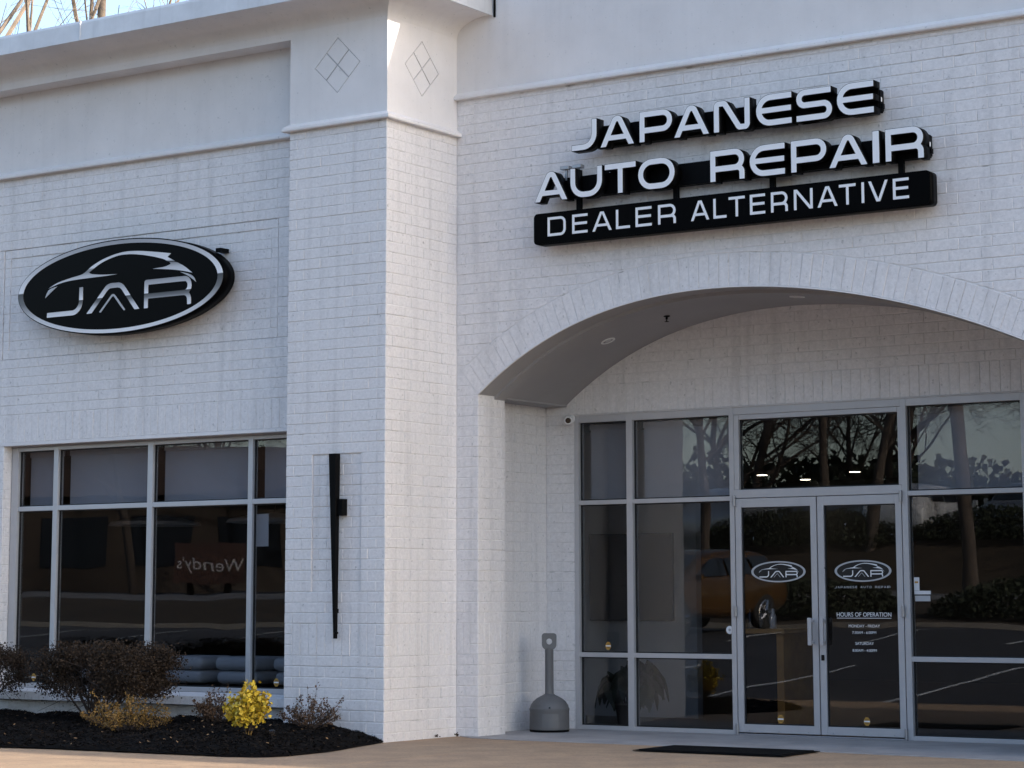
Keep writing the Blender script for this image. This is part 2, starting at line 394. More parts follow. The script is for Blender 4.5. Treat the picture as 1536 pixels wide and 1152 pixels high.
def soldiers(wall, s0, s1, z0, z1, kind='soldier_brick', w=.1016):
    n = max(1, round((s1-s0)/w)); w = (s1-s0)/n
    for i in range(n):
        j = random.uniform(-.0012, .0012)
        put(wall, [(s0+i*w+.0035+j, z0+G), (s0+(i+1)*w-.0035+j, z0+G), (s0+(i+1)*w-.0035+j, z1-G), (s0+i*w+.0035+j, z1-G)], kind=kind)
K = lambda k: ZG+k*C
SB0, SB1 = K(7), K(10)                                          # soldier band round the base of the pier
# pier front with its shallow inset panel
PAN = (-.889, -.29, K(13), K(26))
courses('front0', -W, 0, -.05, SB0, ph=(-W+.1016, -W+.2032))
soldiers('front0', -W+.1016, -.1016, SB0, SB1)
for k in range(3):
    put('front0', [(-W+G, K(7+k)+G), (-W+.1016-G, K(7+k)+G), (-W+.1016-G, K(8+k)-G), (-W+G, K(8+k)-G)])
    put('front0', [(-.1016+G, K(7+k)+G), (-G, K(7+k)+G), (-G, K(8+k)-G), (-.1016+G, K(8+k)-G)])
courses('front0', -W, 0, SB1, 5.95, ph=(-W+.1016, -W+.2032), holes=(PAN,))
nb = len(bricks)
courses('front0', PAN[0]+.004, PAN[1]-.004, PAN[2], PAN[3], ph=(-W+.1016, -W+.2032))
for i in range(nb, len(bricks)): w_, p_, d_, k_, f_ = bricks[i]; bricks[i] = (w_, p_, d_-.013, k_, f_)
# pier side
courses('side0', 0, D, -.05, SB0, ph=(.1016, 0.))
for k in range(3): put('side0', [(G, K(7+k)+G), (.1016-G, K(7+k)+G), (.1016-G, K(8+k)-G), (G, K(8+k)-G)])
soldiers('side0', .1016, D, SB0, SB1)
courses('side0', 0, D, SB1, 5.95, ph=(.1016, 0.))
# right wall: strip beside the arch, wall over the arch
def lowR(s):
    if s < ox[0]: return -9.
    return float(zo(s))
courses('right', 0, .26, -.05, SB0, ph=(-.1016, .1016)); 
soldiers('right', 0, .26-.1016, SB0, SB1)
for k in range(3): put('right', [(.26-.1016+G, K(7+k)+G), (.26-G, K(7+k)+G), (.26-G, K(8+k)-G), (.26-.1016+G, K(8+k)-G)])
courses('right', 0, .26, SB1, K(32), ph=(-.1016, .1016))
for k in range(32, 35):                                          # cut against the skewback of the ring
    f = lambda z: min(.26, .26+(ox[0]-.26)*(z-AZ_[0])/(oz[0]-AZ_[0]))-.006
    a, bb = K(k)+G, K(k+1)-G
    if f(bb) > .02: put('right', [(G, a), (max(f(a), .02), a), (f(bb), bb), (G, bb)])
courses('right', 0, 8.5, K(35), 6.32, ph=(-.1016, .1016), low=lowR)
courses('right', 6.3, 8.5, -.05, K(35), ph=(-.1016, .1016), low=lambda s: -9 if s > 6.45 else float(zo(s)))
# the ring of bricks on end round the arch
nv = int(arc[-1]/.1035)
for i in range(nv):
    l0, l1 = arc[-1]*i/nv+.0035, arc[-1]*(i+1)/nv-.0035
    P = lambda l, t: (float(np.interp(l, arc, ax)+np.interp(l, arc, nrm[:, 0])*t), float(np.interp(l, arc, az)+np.interp(l, arc, nrm[:, 1])*t))
    e = (1+.318/5.6)
    put('right', [P(l0, .012), P(l1, .012), P(l1, RING-.007), P(l0, RING-.007)], d=.0016, kind='arch_brick')
# reveals
courses('jamb', D, 1.65, -.05, SB0, ph=(D-.2, D-.1)); soldiers('jamb', D+.1016, 1.65, SB0, SB1)
for k in range(3): put('jamb', [(D+G, K(7+k)+G), (D+.1016-G, K(7+k)+G), (D+.1016-G, K(8+k)-G), (D+G, K(8+k)-G)])
courses('jamb', D, 1.65, SB1, 3.335, ph=(D-.2, D-.1))
courses('recess', 1.66, S, -.05, SB0, ph=(1.60, 1.70)); soldiers('recess', 1.66, S, SB0, SB1); courses('recess', 1.66, S, SB1, 3.33, ph=(1.60, 1.70))
courses('back', 0, .35, 0, SB0, ph=(.05, .2)); soldiers('back', 0, .35, SB0, SB1); courses('back', 0, .35, SB1, 3.32, ph=(.05, .2))
# wall over the shopfront, under the vault
LT0, LT1 = K(31), K(34)
soldiers('back', .27, 6.3, LT0, LT1)
k = 34
while K(k) < 4.2:
    xs = ax[(az > K(k)+.03)]
    if len(xs) > 3: courses('back', float(xs[0]), float(xs[-1]), K(k), K(k+1), ph=(.05, .2))
    k += 1
# left wall over the shop window, with the shallow sign panel
WX0 = -5.425
courses('left', -9, WX0, -.05, K(29), ph=(-9.05, -8.9))
soldiers('left', WX0-.2, -W, K(29), K(32))
courses('left', -9, WX0-.2, K(29), K(32), ph=(-9.05, -8.9))
LP = (-5.5, -1.567, K(38), K(50))
courses('left', -9, -W, K(32), 5.95, ph=(-9.05, -8.9), holes=(LP,))
nb = len(bricks)
soldiers('left', LP[0]+.006, LP[1]-.006, LP[2], LP[2]+C-.004, kind='header_brick'); soldiers('left', LP[0]+.006, LP[1]-.006, LP[3]-C+.004, LP[3], kind='header_brick')
for k in range(39, 49):
    put('left', [(LP[0]+.01, K(k)+G), (LP[0]+C-G, K(k)+G), (LP[0]+C-G, K(k+1)-G), (LP[0]+.01, K(k+1)-G)], kind='header_brick')
    put('left', [(LP[1]-C+G, K(k)+G), (LP[1]-.01, K(k)+G), (LP[1]-.01, K(k+1)-G), (LP[1]-C+G, K(k+1)-G)], kind='header_brick')
courses('left', LP[0]+C, LP[1]-C, LP[2]+C, LP[3]-C, ph=(-9.05, -8.9))
for i in range(nb, len(bricks)): w_, p_, d_, k_, f_ = bricks[i]; bricks[i] = (w_, p_, d_-(.006 if k_ == 'header_brick' else .0125), k_, f_)
courses('left', WX0, -W, -.05, K(2)-.01, ph=(-9.05, -8.9))
courses('winjamb', DL, YW-.01, .28, K(29), ph=(.2, .28))

CH = .0035
def brick_geo(wall, poly, d):
    O, u, n = FR[wall]; p = np.array(poly); c = p.mean(0)
    q = p+np.clip(c-p, -CH, CH)*.9
    w = lambda s, dd: O+u*s[0]+np.array([0, 0, s[1]])+n*dd
    m = len(p); vs = [w(s, d) for s in q]+[w(s, d-.003) for s in p]+[w(s, d-.012) for s in p]
    fs = [tuple(range(m))]+[(i, m+i, m+(i+1) % m, (i+1) % m) for i in range(m)]+[(m+i, 2*m+i, 2*m+(i+1) % m, m+(i+1) % m) for i in range(m)]
    return vs, [tuple(reversed(f)) if False else f for f in fs]
def pxarea(wall, poly):
    O, u, n = FR[wall]; pts = []
    for s in poly:
        P = O+u*s[0]+np.array([0, 0, s[1]])-CAM; z = P@fw; pts.append((768+FPX*(P@RT)/z, 425.5-FPX*(P@UP)/z))
    pts = np.array(pts); c = pts.mean(0)
    if not (8 < c[0] < 1516 and 8 < c[1] < 1144): return 0.
    x, y = pts.T; return abs(np.dot(x, np.roll(y, -1))-np.dot(y, np.roll(x, -1)))/2
cand = sorted([(pxarea(b_[0], b_[1]), i) for i, b_ in enumerate(bricks) if b_[3] == 'brick'], reverse=True)
# bricks hidden behind the signs, the mulch or the shrubs do not count among those that show
def hidden(i):
    w_, p_, d_, k_, f_ = bricks[i]; s, z = np.mean([q[0] for q in p_]), np.mean([q[1] for q in p_])
    if w_ == 'right' and 1.1 < s < 5.3 and 4.75 < z < 5.9: return True
    if w_ == 'left' and ((s+3.55)/1.4)**2+((z-4.62)/.45)**2 < 1: return True
    if w_ in ('left', 'front0') and z < .12: return True
    return False
solo = set([i for a, i in cand if a > 0 and not hidden(i)][:300])
rest = MB(); shared = {}
for i, (w_, p_, d_, k_, f_) in enumerate(bricks):
    if k_ == 'brick' and i not in solo:
        rest.add(*brick_geo(w_, p_, d_)); continue
    O, u, n = FR[w_]
    if f_ and k_ == 'brick':                                    # full stretchers share one mesh per wall direction
        key = (w_ in ('side0', 'jamb', 'recess', 'winjamb'))
        if key not in shared:
            L, H = .3048-2*G, C-2*G
            FR['tmp'] = (np.zeros(3), u, n); vs, fs = brick_geo('tmp', [(-L/2, -H/2), (L/2, -H/2), (L/2, H/2), (-L/2, H/2)], 0)
            mb = MB().add(vs, fs); shared[key] = mb.mesh('brick', 'painted_brick')
        o = bpy.data.objects.new('brick', shared[key])
        c = np.mean(np.array(p_), 0); o.location = O+u*c[0]+np.array([0, 0, c[1]])+n*d_
    else:
        vs, fs = brick_geo(w_, p_, d_); c = np.mean(np.array(vs), 0)
        me = MB().add(vs, fs).mesh(k_, 'painted_brick', off=c); o = bpy.data.objects.new(k_, me); o.location = c
    col.objects.link(o); o.parent = shop
tag(bpart('brick_courses', rest, 'painted_brick'), kind='stuff')

# walls behind the bricks (the joints), set 7 mm back
J = .0046
b = MB().box((-W+J, .0185, -.2), (-J, 1.6, 5.96))
b.box((-W+J, J, -.2), (-J, .0182, PAN[2])).box((-W+J, J, PAN[3]), (-J, .0182, 5.96)).box((-W+J, J, PAN[2]+.0003), (PAN[0], .0182, PAN[3]-.0003)).box((PAN[1], J, PAN[2]+.0003), (-J, .0182, PAN[3]-.0003))
bpart('pier_core', b, 'painted_mortar')
# right wall as a sheet with the arched opening
def wall_with_arch(y0, y1):
    b = MB(); n = 60; xs = np.linspace(AX0-.001, AX1+.001, n+1); zt = 6.36
    for y in (y0, y1):
        pass
    b.box((-.3, y0, -.2), (AX0-J, y1, zt)); b.box((AX1+J, y0, -.2), (22, y1, zt))
    for i in range(n):
        a, c = xs[i], xs[i+1]; za, zc = float(zi(a))+J, float(zi(c))+J
        b.add([(a, y0, za), (c, y0, zc), (c, y0, zt), (a, y0, zt), (a, y1, za), (c, y1, zc), (c, y1, zt), (a, y1, zt)],
              [(0, 1, 2, 3), (7, 6, 5, 4), (0, 4, 5, 1), (3, 2, 6, 7)])
    b.box((AX0-J, y0, 3.33), (AX0, y1, zt))
    return b
bpart('arch_wall', wall_with_arch(D+J, 1.64), 'painted_mortar')
b = MB().box((-.3, 1.645, -.2), (-J, S+.35, 3.32)).box((-J, S+J, -.2), (.352, S+.14, LT0)).box((-J, S+J, LT0), (6.6, S+.14, 4.6)).box((6.7, 1.645, -.2), (7.0, S+.3, 3.4))
bpart('porch_wall', b, 'painted_mortar')
# vault: outer soffit, trim bead, inner vault, flat strips at its feet
def vault(y0, y1, dzv, n=64, x0=AX0, x1=AX1, th=.1):
    b = MB(); xs = np.linspace(x0, x1, n+1)
    for i in range(n):
        a, c = xs[i], xs[i+1]; za, zc = float(zi(a))+dzv, float(zi(c))+dzv
        b.add([(a, y0, za), (c, y0, zc), (c, y1, zc), (a, y1, za), (a, y0, za+th), (c, y0, zc+th), (c, y1, zc+th), (a, y1, za+th)], [(0, 3, 2, 1), (4, 5, 6, 7), (0, 1, 5, 4), (2, 3, 7, 6)])
    return b
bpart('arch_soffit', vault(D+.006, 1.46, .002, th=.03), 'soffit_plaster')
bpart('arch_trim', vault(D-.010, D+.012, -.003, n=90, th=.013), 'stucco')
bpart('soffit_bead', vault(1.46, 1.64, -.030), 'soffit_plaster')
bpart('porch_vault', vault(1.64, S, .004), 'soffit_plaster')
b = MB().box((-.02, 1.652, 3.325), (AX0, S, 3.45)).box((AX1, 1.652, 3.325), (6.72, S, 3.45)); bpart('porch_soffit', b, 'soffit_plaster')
# left wall behind bricks
b = MB().box((-12, DL+J, -.2), (WX0-J, .55, K(29)-.0204)).box((-12, DL+J, K(29)-.02), (-W+.1, .55, LP[2]-.001)).box((-12, DL+J, LP[3]+.001), (-W+.1, .55, 5.96)).box((-12, DL+.0185, LP[2]-.0005), (-W+.1, .55, LP[3]+.0005))
b.box((-12, DL+J, LP[2]), (LP[0], DL+.0183, LP[3])).box((LP[1], DL+J, LP[2]), (-W+.1, DL+.0183, LP[3])).box((WX0-J, DL+J, -.2), (-W+.1, .55, .27))
b.box((LP[0]+.009, DL+.0168, LP[2]+.009), (LP[1]-.009, DL+.0184, LP[3]-.009))
b.box((LP[0]+.009, DL+.0092, LP[2]+.009), (LP[1]-.009, DL+.0166, LP[2]+C-.006)).box((LP[0]+.009, DL+.0092, LP[3]-C+.006), (LP[1]-.009, DL+.0166, LP[3]-.009))
b.box((LP[0]+.009, DL+.0092, LP[2]+C-.0058), (LP[0]+C-.006, DL+.0166, LP[3]-C+.0058)).box((LP[1]-C+.006, DL+.0092, LP[2]+C-.0058), (LP[1]-.009, DL+.0166, LP[3]-C+.0058))
bpart('window_wall', b, 'painted_mortar')
bpart('window_lintel', MB().box((WX0-.1, DL-.006, K(29)-.034), (-W-.001, DL+.11, K(29)-.003)), 'stucco')
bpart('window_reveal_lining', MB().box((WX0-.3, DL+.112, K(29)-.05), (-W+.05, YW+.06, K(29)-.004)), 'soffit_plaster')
# sill of bricks on edge
n = 40; w = (-W-WX0+.02)/n
for i in range(n):
    a = WX0-.015+i*w
    vs = [(a+.003, .165, .283), (a+w-.003, .165, .283), (a+w-.003, .40, .283), (a+.003, .40, .283), (a+.003, .165, .366), (a+w-.003, .165, .366), (a+w-.003, .40, .398), (a+.003, .40, .398)]
    c = np.mean(vs, 0)
    o = bpy.data.objects.new('sill_brick', MB().add(vs, [(3,2,1,0),(4,5,6,7),(0,1,5,4),(1,2,6,5),(2,3,7,6),(3,0,4,7)]).mesh('sill_brick', 'painted_brick', off=c)); o.location = c; col.objects.link(o); o.parent = shop
bpart('sill_bed', MB().box((WX0, .172, .288), (-W-.001, .40, .355)), 'painted_mortar')

# stucco upper storey: band, recessed panel, cove and coping
ZB, ZCOVE, ZC0, ZC1, PC = 6.907, 6.98, 7.175, 7.375, .45
bpart('stucco_panel', MB().box((-12, DL-.012, 5.955), (-W+.05, .55, ZB+.02)), 'stucco')
def diamond_face(wall, cx, cz, hw, hh, s0, s1, z0, z1):
    """stucco face with the four grooved lozenges: an outer sheet with a lozenge cut out, four lozenge panels, a groove floor"""
    O, u, n = FR[wall]; w = lambda s, z, d: O+u*s+np.array([0, 0, z])+n*d
    g = .006; b = MB()
    dm = [(cx, cz+hh), (cx+hw, cz), (cx, cz-hh), (cx-hw, cz)]
    rc = [(s1, z1), (s1, z0), (s0, z0), (s0, z1)]
    # eight trapezia between the lozenge and the rectangle
    ring_o = [(cx, z1), (s1, z1), (s1, cz), (s1, z0), (cx, z0), (s0, z0), (s0, cz), (s0, z1)]
    ring_i = [(cx, cz+hh), (cx+hw/2, cz+hh/2), (cx+hw, cz), (cx+hw/2, cz-hh/2), (cx, cz-hh), (cx-hw/2, cz-hh/2), (cx-hw, cz), (cx-hw/2, cz+hh/2)]
    vs = [w(*p, .0) for p in ring_o]+[w(*p, .0) for p in ring_i]+[w(*p, -.012) for p in ring_i]
    fs = [(i, (i+1) % 8, 8+(i+1) % 8, 8+i) for i in range(8)]+[(8+i, 8+(i+1) % 8, 16+(i+1) % 8, 16+i) for i in range(8)]
    return b.add(vs, fs), [[(cx, cz+hh), (cx+hw/2, cz+hh/2), (cx, cz), (cx-hw/2, cz+hh/2)], [(cx+hw/2, cz+hh/2), (cx+hw, cz), (cx+hw/2, cz-hh/2), (cx, cz)],
                           [(cx, cz), (cx+hw/2, cz-hh/2), (cx, cz-hh), (cx-hw/2, cz-hh/2)], [(cx-hw/2, cz+hh/2), (cx, cz), (cx-hw/2, cz-hh/2), (cx-hw, cz)]]
for wall, cx, cz, s0, s1 in (('front0', -.617, 6.57, -W, 0.), ('side0', .570, 6.559, 0., D+.02)):
    b, loz = diamond_face(wall, cx, cz, .285, .283, s0, s1, 5.96, ZCOVE+.02)
    face = bpart('stucco_face', b, 'stucco')
    O, u, n = FR[wall]; w = lambda s, z, d: O+u*s+np.array([0, 0, z])+n*d
    for q in loz:
        q = np.array(q); c = q.mean(0); q2 = c+(q-c)*(1-.010/.14)
        vs = [w(*p, .0) for p in q2]+[w(*p, -.012) for p in q2]
        MB().add(vs, [(0, 1, 2, 3)]+[(i, 4+i, 4+(i+1) % 4, (i+1) % 4) for i in range(4)]).build('lozenge_panel', 'stucco', face)
bpart('groove_floor', MB().box((-W+.009, .009, 5.95), (-.009, D+.3, ZCOVE)), 'groove')
bpart('cornice_band', MB().box((-12, .0, ZB), (-W-.0005, DL+.1, ZCOVE+.02)), 'stucco')
def cove_prof(k=10):
    pts = []
    for i in range(k+1):
        t = i/k*math.pi/2
        pts.append((-(PC-.05)*(1-math.cos(t)), ZCOVE+(ZC0-ZCOVE+.002)*math.sin(t)))
    return pts
cp = cove_prof()
def cornice_run(prof, cap):
    """a profile (offset outward, z) swept along the front and round the corner to the right wall"""
    b = MB(); n = len(prof); path = [(-12., 'f'), (0., 'c'), (D+.1, 's')]
    rows = []
    for tag_ in range(3):
        row = []
        for (o, z) in prof:
            row.append((-12., o, z) if tag_ == 0 else (-o, o, z) if tag_ == 1 else (-o, D+.1, z))
        rows.append(row)
    vs = [p for r in rows for p in r]
    fs = [(k*n+i, (k+1)*n+i, (k+1)*n+i+1, k*n+i+1) for k in range(2) for i in range(n-1)]
    if cap: fs += [(k*n+n-1, (k+1)*n+n-1, (k+1)*n, k*n) for k in range(2)]
    return b.add(vs, fs)
bpart('cove', cornice_run(cp, False), 'stucco', smooth=False, autos=True)
cop = [(-(PC-.05), ZC0+.001), (-(PC-.012), ZC0+.001), (-(PC-.012), ZC0-.012), (-PC, ZC0-.012), (-PC+.006, ZC1-.03), (-PC+.02, ZC1), (0., ZC1+.04), (.5, ZC1+.05)]
coping = bpart('coping', cornice_run(cop, False), 'coping_metal')
for x in (-3.72, -7.0, -.42):
    MB().box((x-.006, -PC-.004, ZC0-.012), (x+.006, -PC+.012, ZC1-.002)).build('coping_joint', 'coping_metal', coping)
bpart('flashing', MB().box((PC+.012, D-.02, ZC0-.03), (PC+.03, D+.02, ZC1+.05)), 'black_metal')
# string mouldings
def mould(prof, pts, name):
    """sweep (outward, z) profile along plan points with outward normals"""
    b = MB(); n = len(prof); vs = []
    for (x, y, dx, dy) in pts: vs += [(x+dx*o, y+dy*o, z) for o, z in prof]
    fs = [(k*n+i, (k+1)*n+i, (k+1)*n+(i+1) % n, k*n+(i+1) % n) for k in range(len(pts)-1) for i in range(n)]
    fs += [tuple(range(n)), tuple(range(len(pts)*n-1, (len(pts)-1)*n-1, -1))]
    return bpart(name, b.add(vs, fs), 'stucco')
mp = lambda z: [(-.01, z), (.058, z), (.062, z+.012), (.058, z+.036), (.002, z+.078), (-.01, z+.078)]
mould(mp(5.958), [(-W, DL, -1, 0), (-W, 0, -1, -1), (0, 0, 1, -1), (0, D-.002, 1, 0)], 'moulding')
mould(mp(5.962), [(-12, DL-.010, 0, -1), (-W-.063, DL-.010, 0, -1)], 'moulding')
mould(mp(6.338), [(.001, D, 0, -1), (22, D, 0, -1)], 'moulding')
bpart('stucco_parapet', MB().box((-.02, D-.004, 6.35), (22, 1.6, 8.05)), 'stucco')
bpart('parapet_coping', MB().box((-.2, .76, 8.02), (22.3, 1.7, 8.2)), 'coping_metal')
# rest of the shell: roof, ends, back
b = MB().box((-12, .6, 6.95), (-.05, 17, 7.15)).box((-.01, 1.6, 7.6), (22, 17, 7.9)).box((-12.2, DL, -.2), (-12, 17, 7.1)).box((22, D, -.2), (22.2, 17, 8.)).box((-12.2, 16.8, -.2), (22.2, 17, 8.)).box((-.25, 1.7, 6.9), (-.02, 17, 7.9))
bpart('roof', b, 'stucco')
# interior shell
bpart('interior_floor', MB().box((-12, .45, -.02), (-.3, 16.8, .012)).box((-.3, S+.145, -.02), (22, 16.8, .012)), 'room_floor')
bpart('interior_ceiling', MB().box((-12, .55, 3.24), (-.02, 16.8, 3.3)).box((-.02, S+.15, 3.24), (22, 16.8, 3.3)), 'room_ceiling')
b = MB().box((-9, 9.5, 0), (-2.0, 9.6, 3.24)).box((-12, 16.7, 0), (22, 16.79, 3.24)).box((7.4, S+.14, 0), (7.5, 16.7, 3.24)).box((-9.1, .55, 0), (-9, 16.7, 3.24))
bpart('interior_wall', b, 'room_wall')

# ------------------------------------------------------------------ glazing
FY0, FY1 = S-.005, S+.105                                       # frame depth
front = bpart('shopfront_frame', MB().box((.354, FY0, .006), (.405, FY1, 3.222)), 'aluminium_frame', bevel=.003)
def bar(name, a, b, parent=front, m='aluminium_frame', bevel=.003): return MB().box(a, b).build(name, m, parent, bevel=bevel)
VX = [(.405, 'x'), ]
for x0, x1 in ((.985, 1.058), (2.186, 2.238), (4.045, 4.105), (5.255, 5.325), (5.87, 5.93)):
    bar('mullion', (x0, FY0, .006), (x1, FY1, 3.222))
def rails(x0, x1):
    bar('sill_rail', (x0, FY0+.002, .006), (x1, FY1-.002, .047)); bar('transom_rail', (x0, FY0+.002, .736), (x1, FY1-.002, .783))
    bar('transom_rail', (x0, FY0+.002, 2.295), (x1, FY1-.002, 2.340)); bar('head_rail', (x0, FY0+.002, 3.150), (x1, FY1-.002, 3.222))
bays = [(.405, .985), (1.058, 2.186), (4.105, 5.255), (5.325, 5.87)]
GY = S+.045
def pane(x0, x1, z0, z1, parent, y=GY, name='pane'):
    g = MB(); t = .012                                           # black gasket line round the pane
    g.box((x0, y-.006, z0), (x1, y+.012, z0+t)).box((x0, y-.006, z1-t), (x1, y+.012, z1)).box((x0, y-.0065, z0+t), (x0+t, y+.0115, z1-t)).box((x1-t, y-.0065, z0+t), (x1, y+.0115, z1-t))
    g.build('gasket', 'gasket', parent)
    return MB().box((x0+.004, y, z0+.004), (x1-.004, y+.006, z1-.004)).build(name, 'window_glass', parent)
for x0, x1 in bays:
    rails(x0, x1)
    pane(x0, x1, .047, .736, front); pane(x0, x1, .783, 2.295, front); pane(x0, x1, 2.340, 3.150, front)
# over the doors: header and transom light
bar('door_header', (2.238, FY0-.002, 2.318), (4.045, FY1, 2.400)); bar('head_rail', (2.238, FY0+.002, 3.150), (4.045, FY1-.002, 3.222))
bar('transom_stop', (2.238, FY0+.010, 2.402), (2.292, FY1-.01, 3.148)); bar('transom_stop', (4.014, FY0+.010, 2.402), (4.043, FY1-.01, 3.148)); bar('transom_stop', (2.294, FY0+.010, 3.100), (4.012, FY1-.01, 3.148))
pane(2.292, 4.014, 2.402, 3.100, front)
bar('threshold', (2.238, FY0-.02, .006), (4.045, FY1+.02, .018), m='steel')
bpart('head_flashing', MB().box((.30, S-.018, 3.2225), (6.3, S+.1, LT0-.003)), 'stucco')

# --- two-dimensional outlines: distance field of strokes, traced and filled
def fillet(pts, r, n=8, closed=False):
    P = [np.array(p, float) for p in pts]; out = []; N = len(P)
    rs = r if isinstance(r, (list, tuple)) else [r]*N
    for i in range(N):
        if not closed and i in (0, N-1): out.append(P[i]); continue
        a, b, c = P[i-1], P[i], P[(i+1) % N]; u = a-b; v = c-b; lu, lv = np.linalg.norm(u), np.linalg.norm(v); u, v = u/lu, v/lv
        cs = np.clip(u@v, -1, 1); th = math.acos(cs); rr = rs[i]
        if rr < 1e-4 or th > 3.1: out.append(b); continue
        t = min(rr/math.tan(th/2), .5*lu if (closed or 0 < i-1 or True) else lu, lv*.98, lu*.98); rr = t*math.tan(th/2)
        bis = (u+v)/np.linalg.norm(u+v); ctr = b+bis*(rr/math.sin(th/2)); p0 = b+u*t; p1 = b+v*t
        a0 = math.atan2(*(p0-ctr)[::-1]); a1 = math.atan2(*(p1-ctr)[::-1]); da = (a1-a0+math.pi) % (2*math.pi)-math.pi
        for k in range(n+1): out.append(ctr+rr*np.array([math.cos(a0+da*k/n), math.sin(a0+da*k/n)]))
    if closed: out.append(out[0])
    return out
def sdf_strokes(strokes, X, Y):
    d = np.full(X.shape, 1e3)
    for pts, s in strokes:
        P = np.array(pts); h = s/2
        for i in range(len(P)-1):
            a, b = P[i], P[i+1]; L = np.linalg.norm(b-a)
            if L < 1e-7: continue
            u = (b-a)/L; px = (X-a[0])*u[0]+(Y-a[1])*u[1]; py = -(X-a[0])*u[1]+(Y-a[1])*u[0]
            qx = np.abs(px-L/2)-L/2; qy = np.abs(py)-h
            d = np.minimum(d, np.hypot(np.maximum(qx, 0), np.maximum(qy, 0))+np.minimum(np.maximum(qx, qy), 0))
        for i in range(1, len(P)-1): d = np.minimum(d, np.hypot(X-P[i][0], Y-P[i][1])-h)
        if len(P) > 2 and np.allclose(P[0], P[-1]): d = np.minimum(d, np.hypot(X-P[0][0], Y-P[0][1])-h)
    return d
def contours(F, x0, y0, h):
    """closed level-0 loops of F (negative inside), linear interpolation"""
    ny, nx = F.shape; ins = F < 0; seg = {}
    def ex(j, i): f0, f1 = F[j, i], F[j, i+1]; t = f0/(f0-f1); return (x0+(i+t)*h, y0+j*h)
    def ey(j, i): f0, f1 = F[j, i], F[j+1, i]; t = f0/(f0-f1); return (x0+i*h, y0+(j+t)*h)
    T = {1: [('L', 'B')], 2: [('B', 'R')], 3: [('L', 'R')], 4: [('R', 'T')], 5: [('L', 'B'), ('R', 'T')], 6: [('B', 'T')], 7: [('L', 'T')], 8: [('T', 'L')], 9: [('T', 'B')], 10: [('B', 'R'), ('T', 'L')], 11: [('T', 'R')], 12: [('R', 'L')], 13: [('R', 'B')], 14: [('B', 'L')]}
    code = ins[:-1, :-1]*1+ins[:-1, 1:]*2+ins[1:, 1:]*4+ins[1:, :-1]*8
    for j, i in zip(*np.where((code > 0) & (code < 15))):
        e = {'B': ('x', j, i), 'T': ('x', j+1, i), 'L': ('y', j, i), 'R': ('y', j, i+1)}
        for a, b in T[int(code[j, i])]: seg[e[a]] = e[b]
    loops = []
    while seg:
        k, n = seg.popitem(); lp = [k]
        while n in seg: lp.append(n); n = seg.pop(n)
        pts = np.array([ex(a[1], a[2]) if a[0] == 'x' else ey(a[1], a[2]) for a in lp])
        if len(pts) < 4: continue
        loops.append(pts)
    return loops
def simplify(P, tol):
    keep = [0]; n = len(P); i = 0
    while i < n-1:
        j = i+2; last = i+1
        while j < n:
            a, b = P[i], P[j]; d = b-a; L = np.linalg.norm(d)
            if L < 1e-9 or j-i > 60: break
            q = P[i+1:j]-a; e = np.abs(q[:, 0]*d[1]-q[:, 1]*d[0])/L
            if e.max() > tol: break
            last = j; j += 1
        keep.append(last); i = last
    Q = P[sorted(set(keep))]
    return Q[:-1] if len(Q) > 4 and np.linalg.norm(Q[0]-Q[-1]) < tol else Q
_tmp = []
def fill_mesh(loops, y_front, y_back, name, m, off=(0, 0, 0), bevel=0.):
    """loops in (x,z); solid between two y planes, made with a filled 2-D curve so holes stay open"""
    cu = bpy.data.curves.new('tmp', 'CURVE'); cu.dimensions = '2D'; cu.fill_mode = 'BOTH'; cu.extrude = abs(y_back-y_front)/2
    for P in loops:
        sp = cu.splines.new('POLY'); sp.points.add(len(P)-1); sp.use_cyclic_u = True
        for k, p in enumerate(P): sp.points[k].co = (p[0], p[1], 0, 1)
    o = bpy.data.objects.new('tmp', cu); col.objects.link(o); bpy.context.view_layer.update()
    me = bpy.data.meshes.new_from_object(o.evaluated_get(bpy.context.evaluated_depsgraph_get())); me.name = name
    bpy.data.objects.remove(o); bpy.data.curves.remove(cu)
    n = len(me.vertices); co = np.empty(3*n); me.vertices.foreach_get('co', co); co = co.reshape(-1, 3)
    yc = (y_front+y_back)/2; new = np.stack([co[:, 0]-off[0], yc-co[:, 2]-off[1], co[:, 1]-off[2]], -1)
    me.vertices.foreach_set('co', new.ravel()); me.materials.clear(); me.materials.append(M[m]); me.update()
    bm = bmesh.new(); bm.from_mesh(me); bmesh.ops.remove_doubles(bm, verts=bm.verts, dist=1e-5); bmesh.ops.recalc_face_normals(bm, faces=bm.faces); bm.to_mesh(me); bm.free()
    return me
def fill_obj(loops, yf, yb, name, m, parent):
    o = bpy.data.objects.new(name, fill_mesh(loops, yf, yb, name, m, wloc(parent))); col.objects.link(o); o.parent = parent; return o
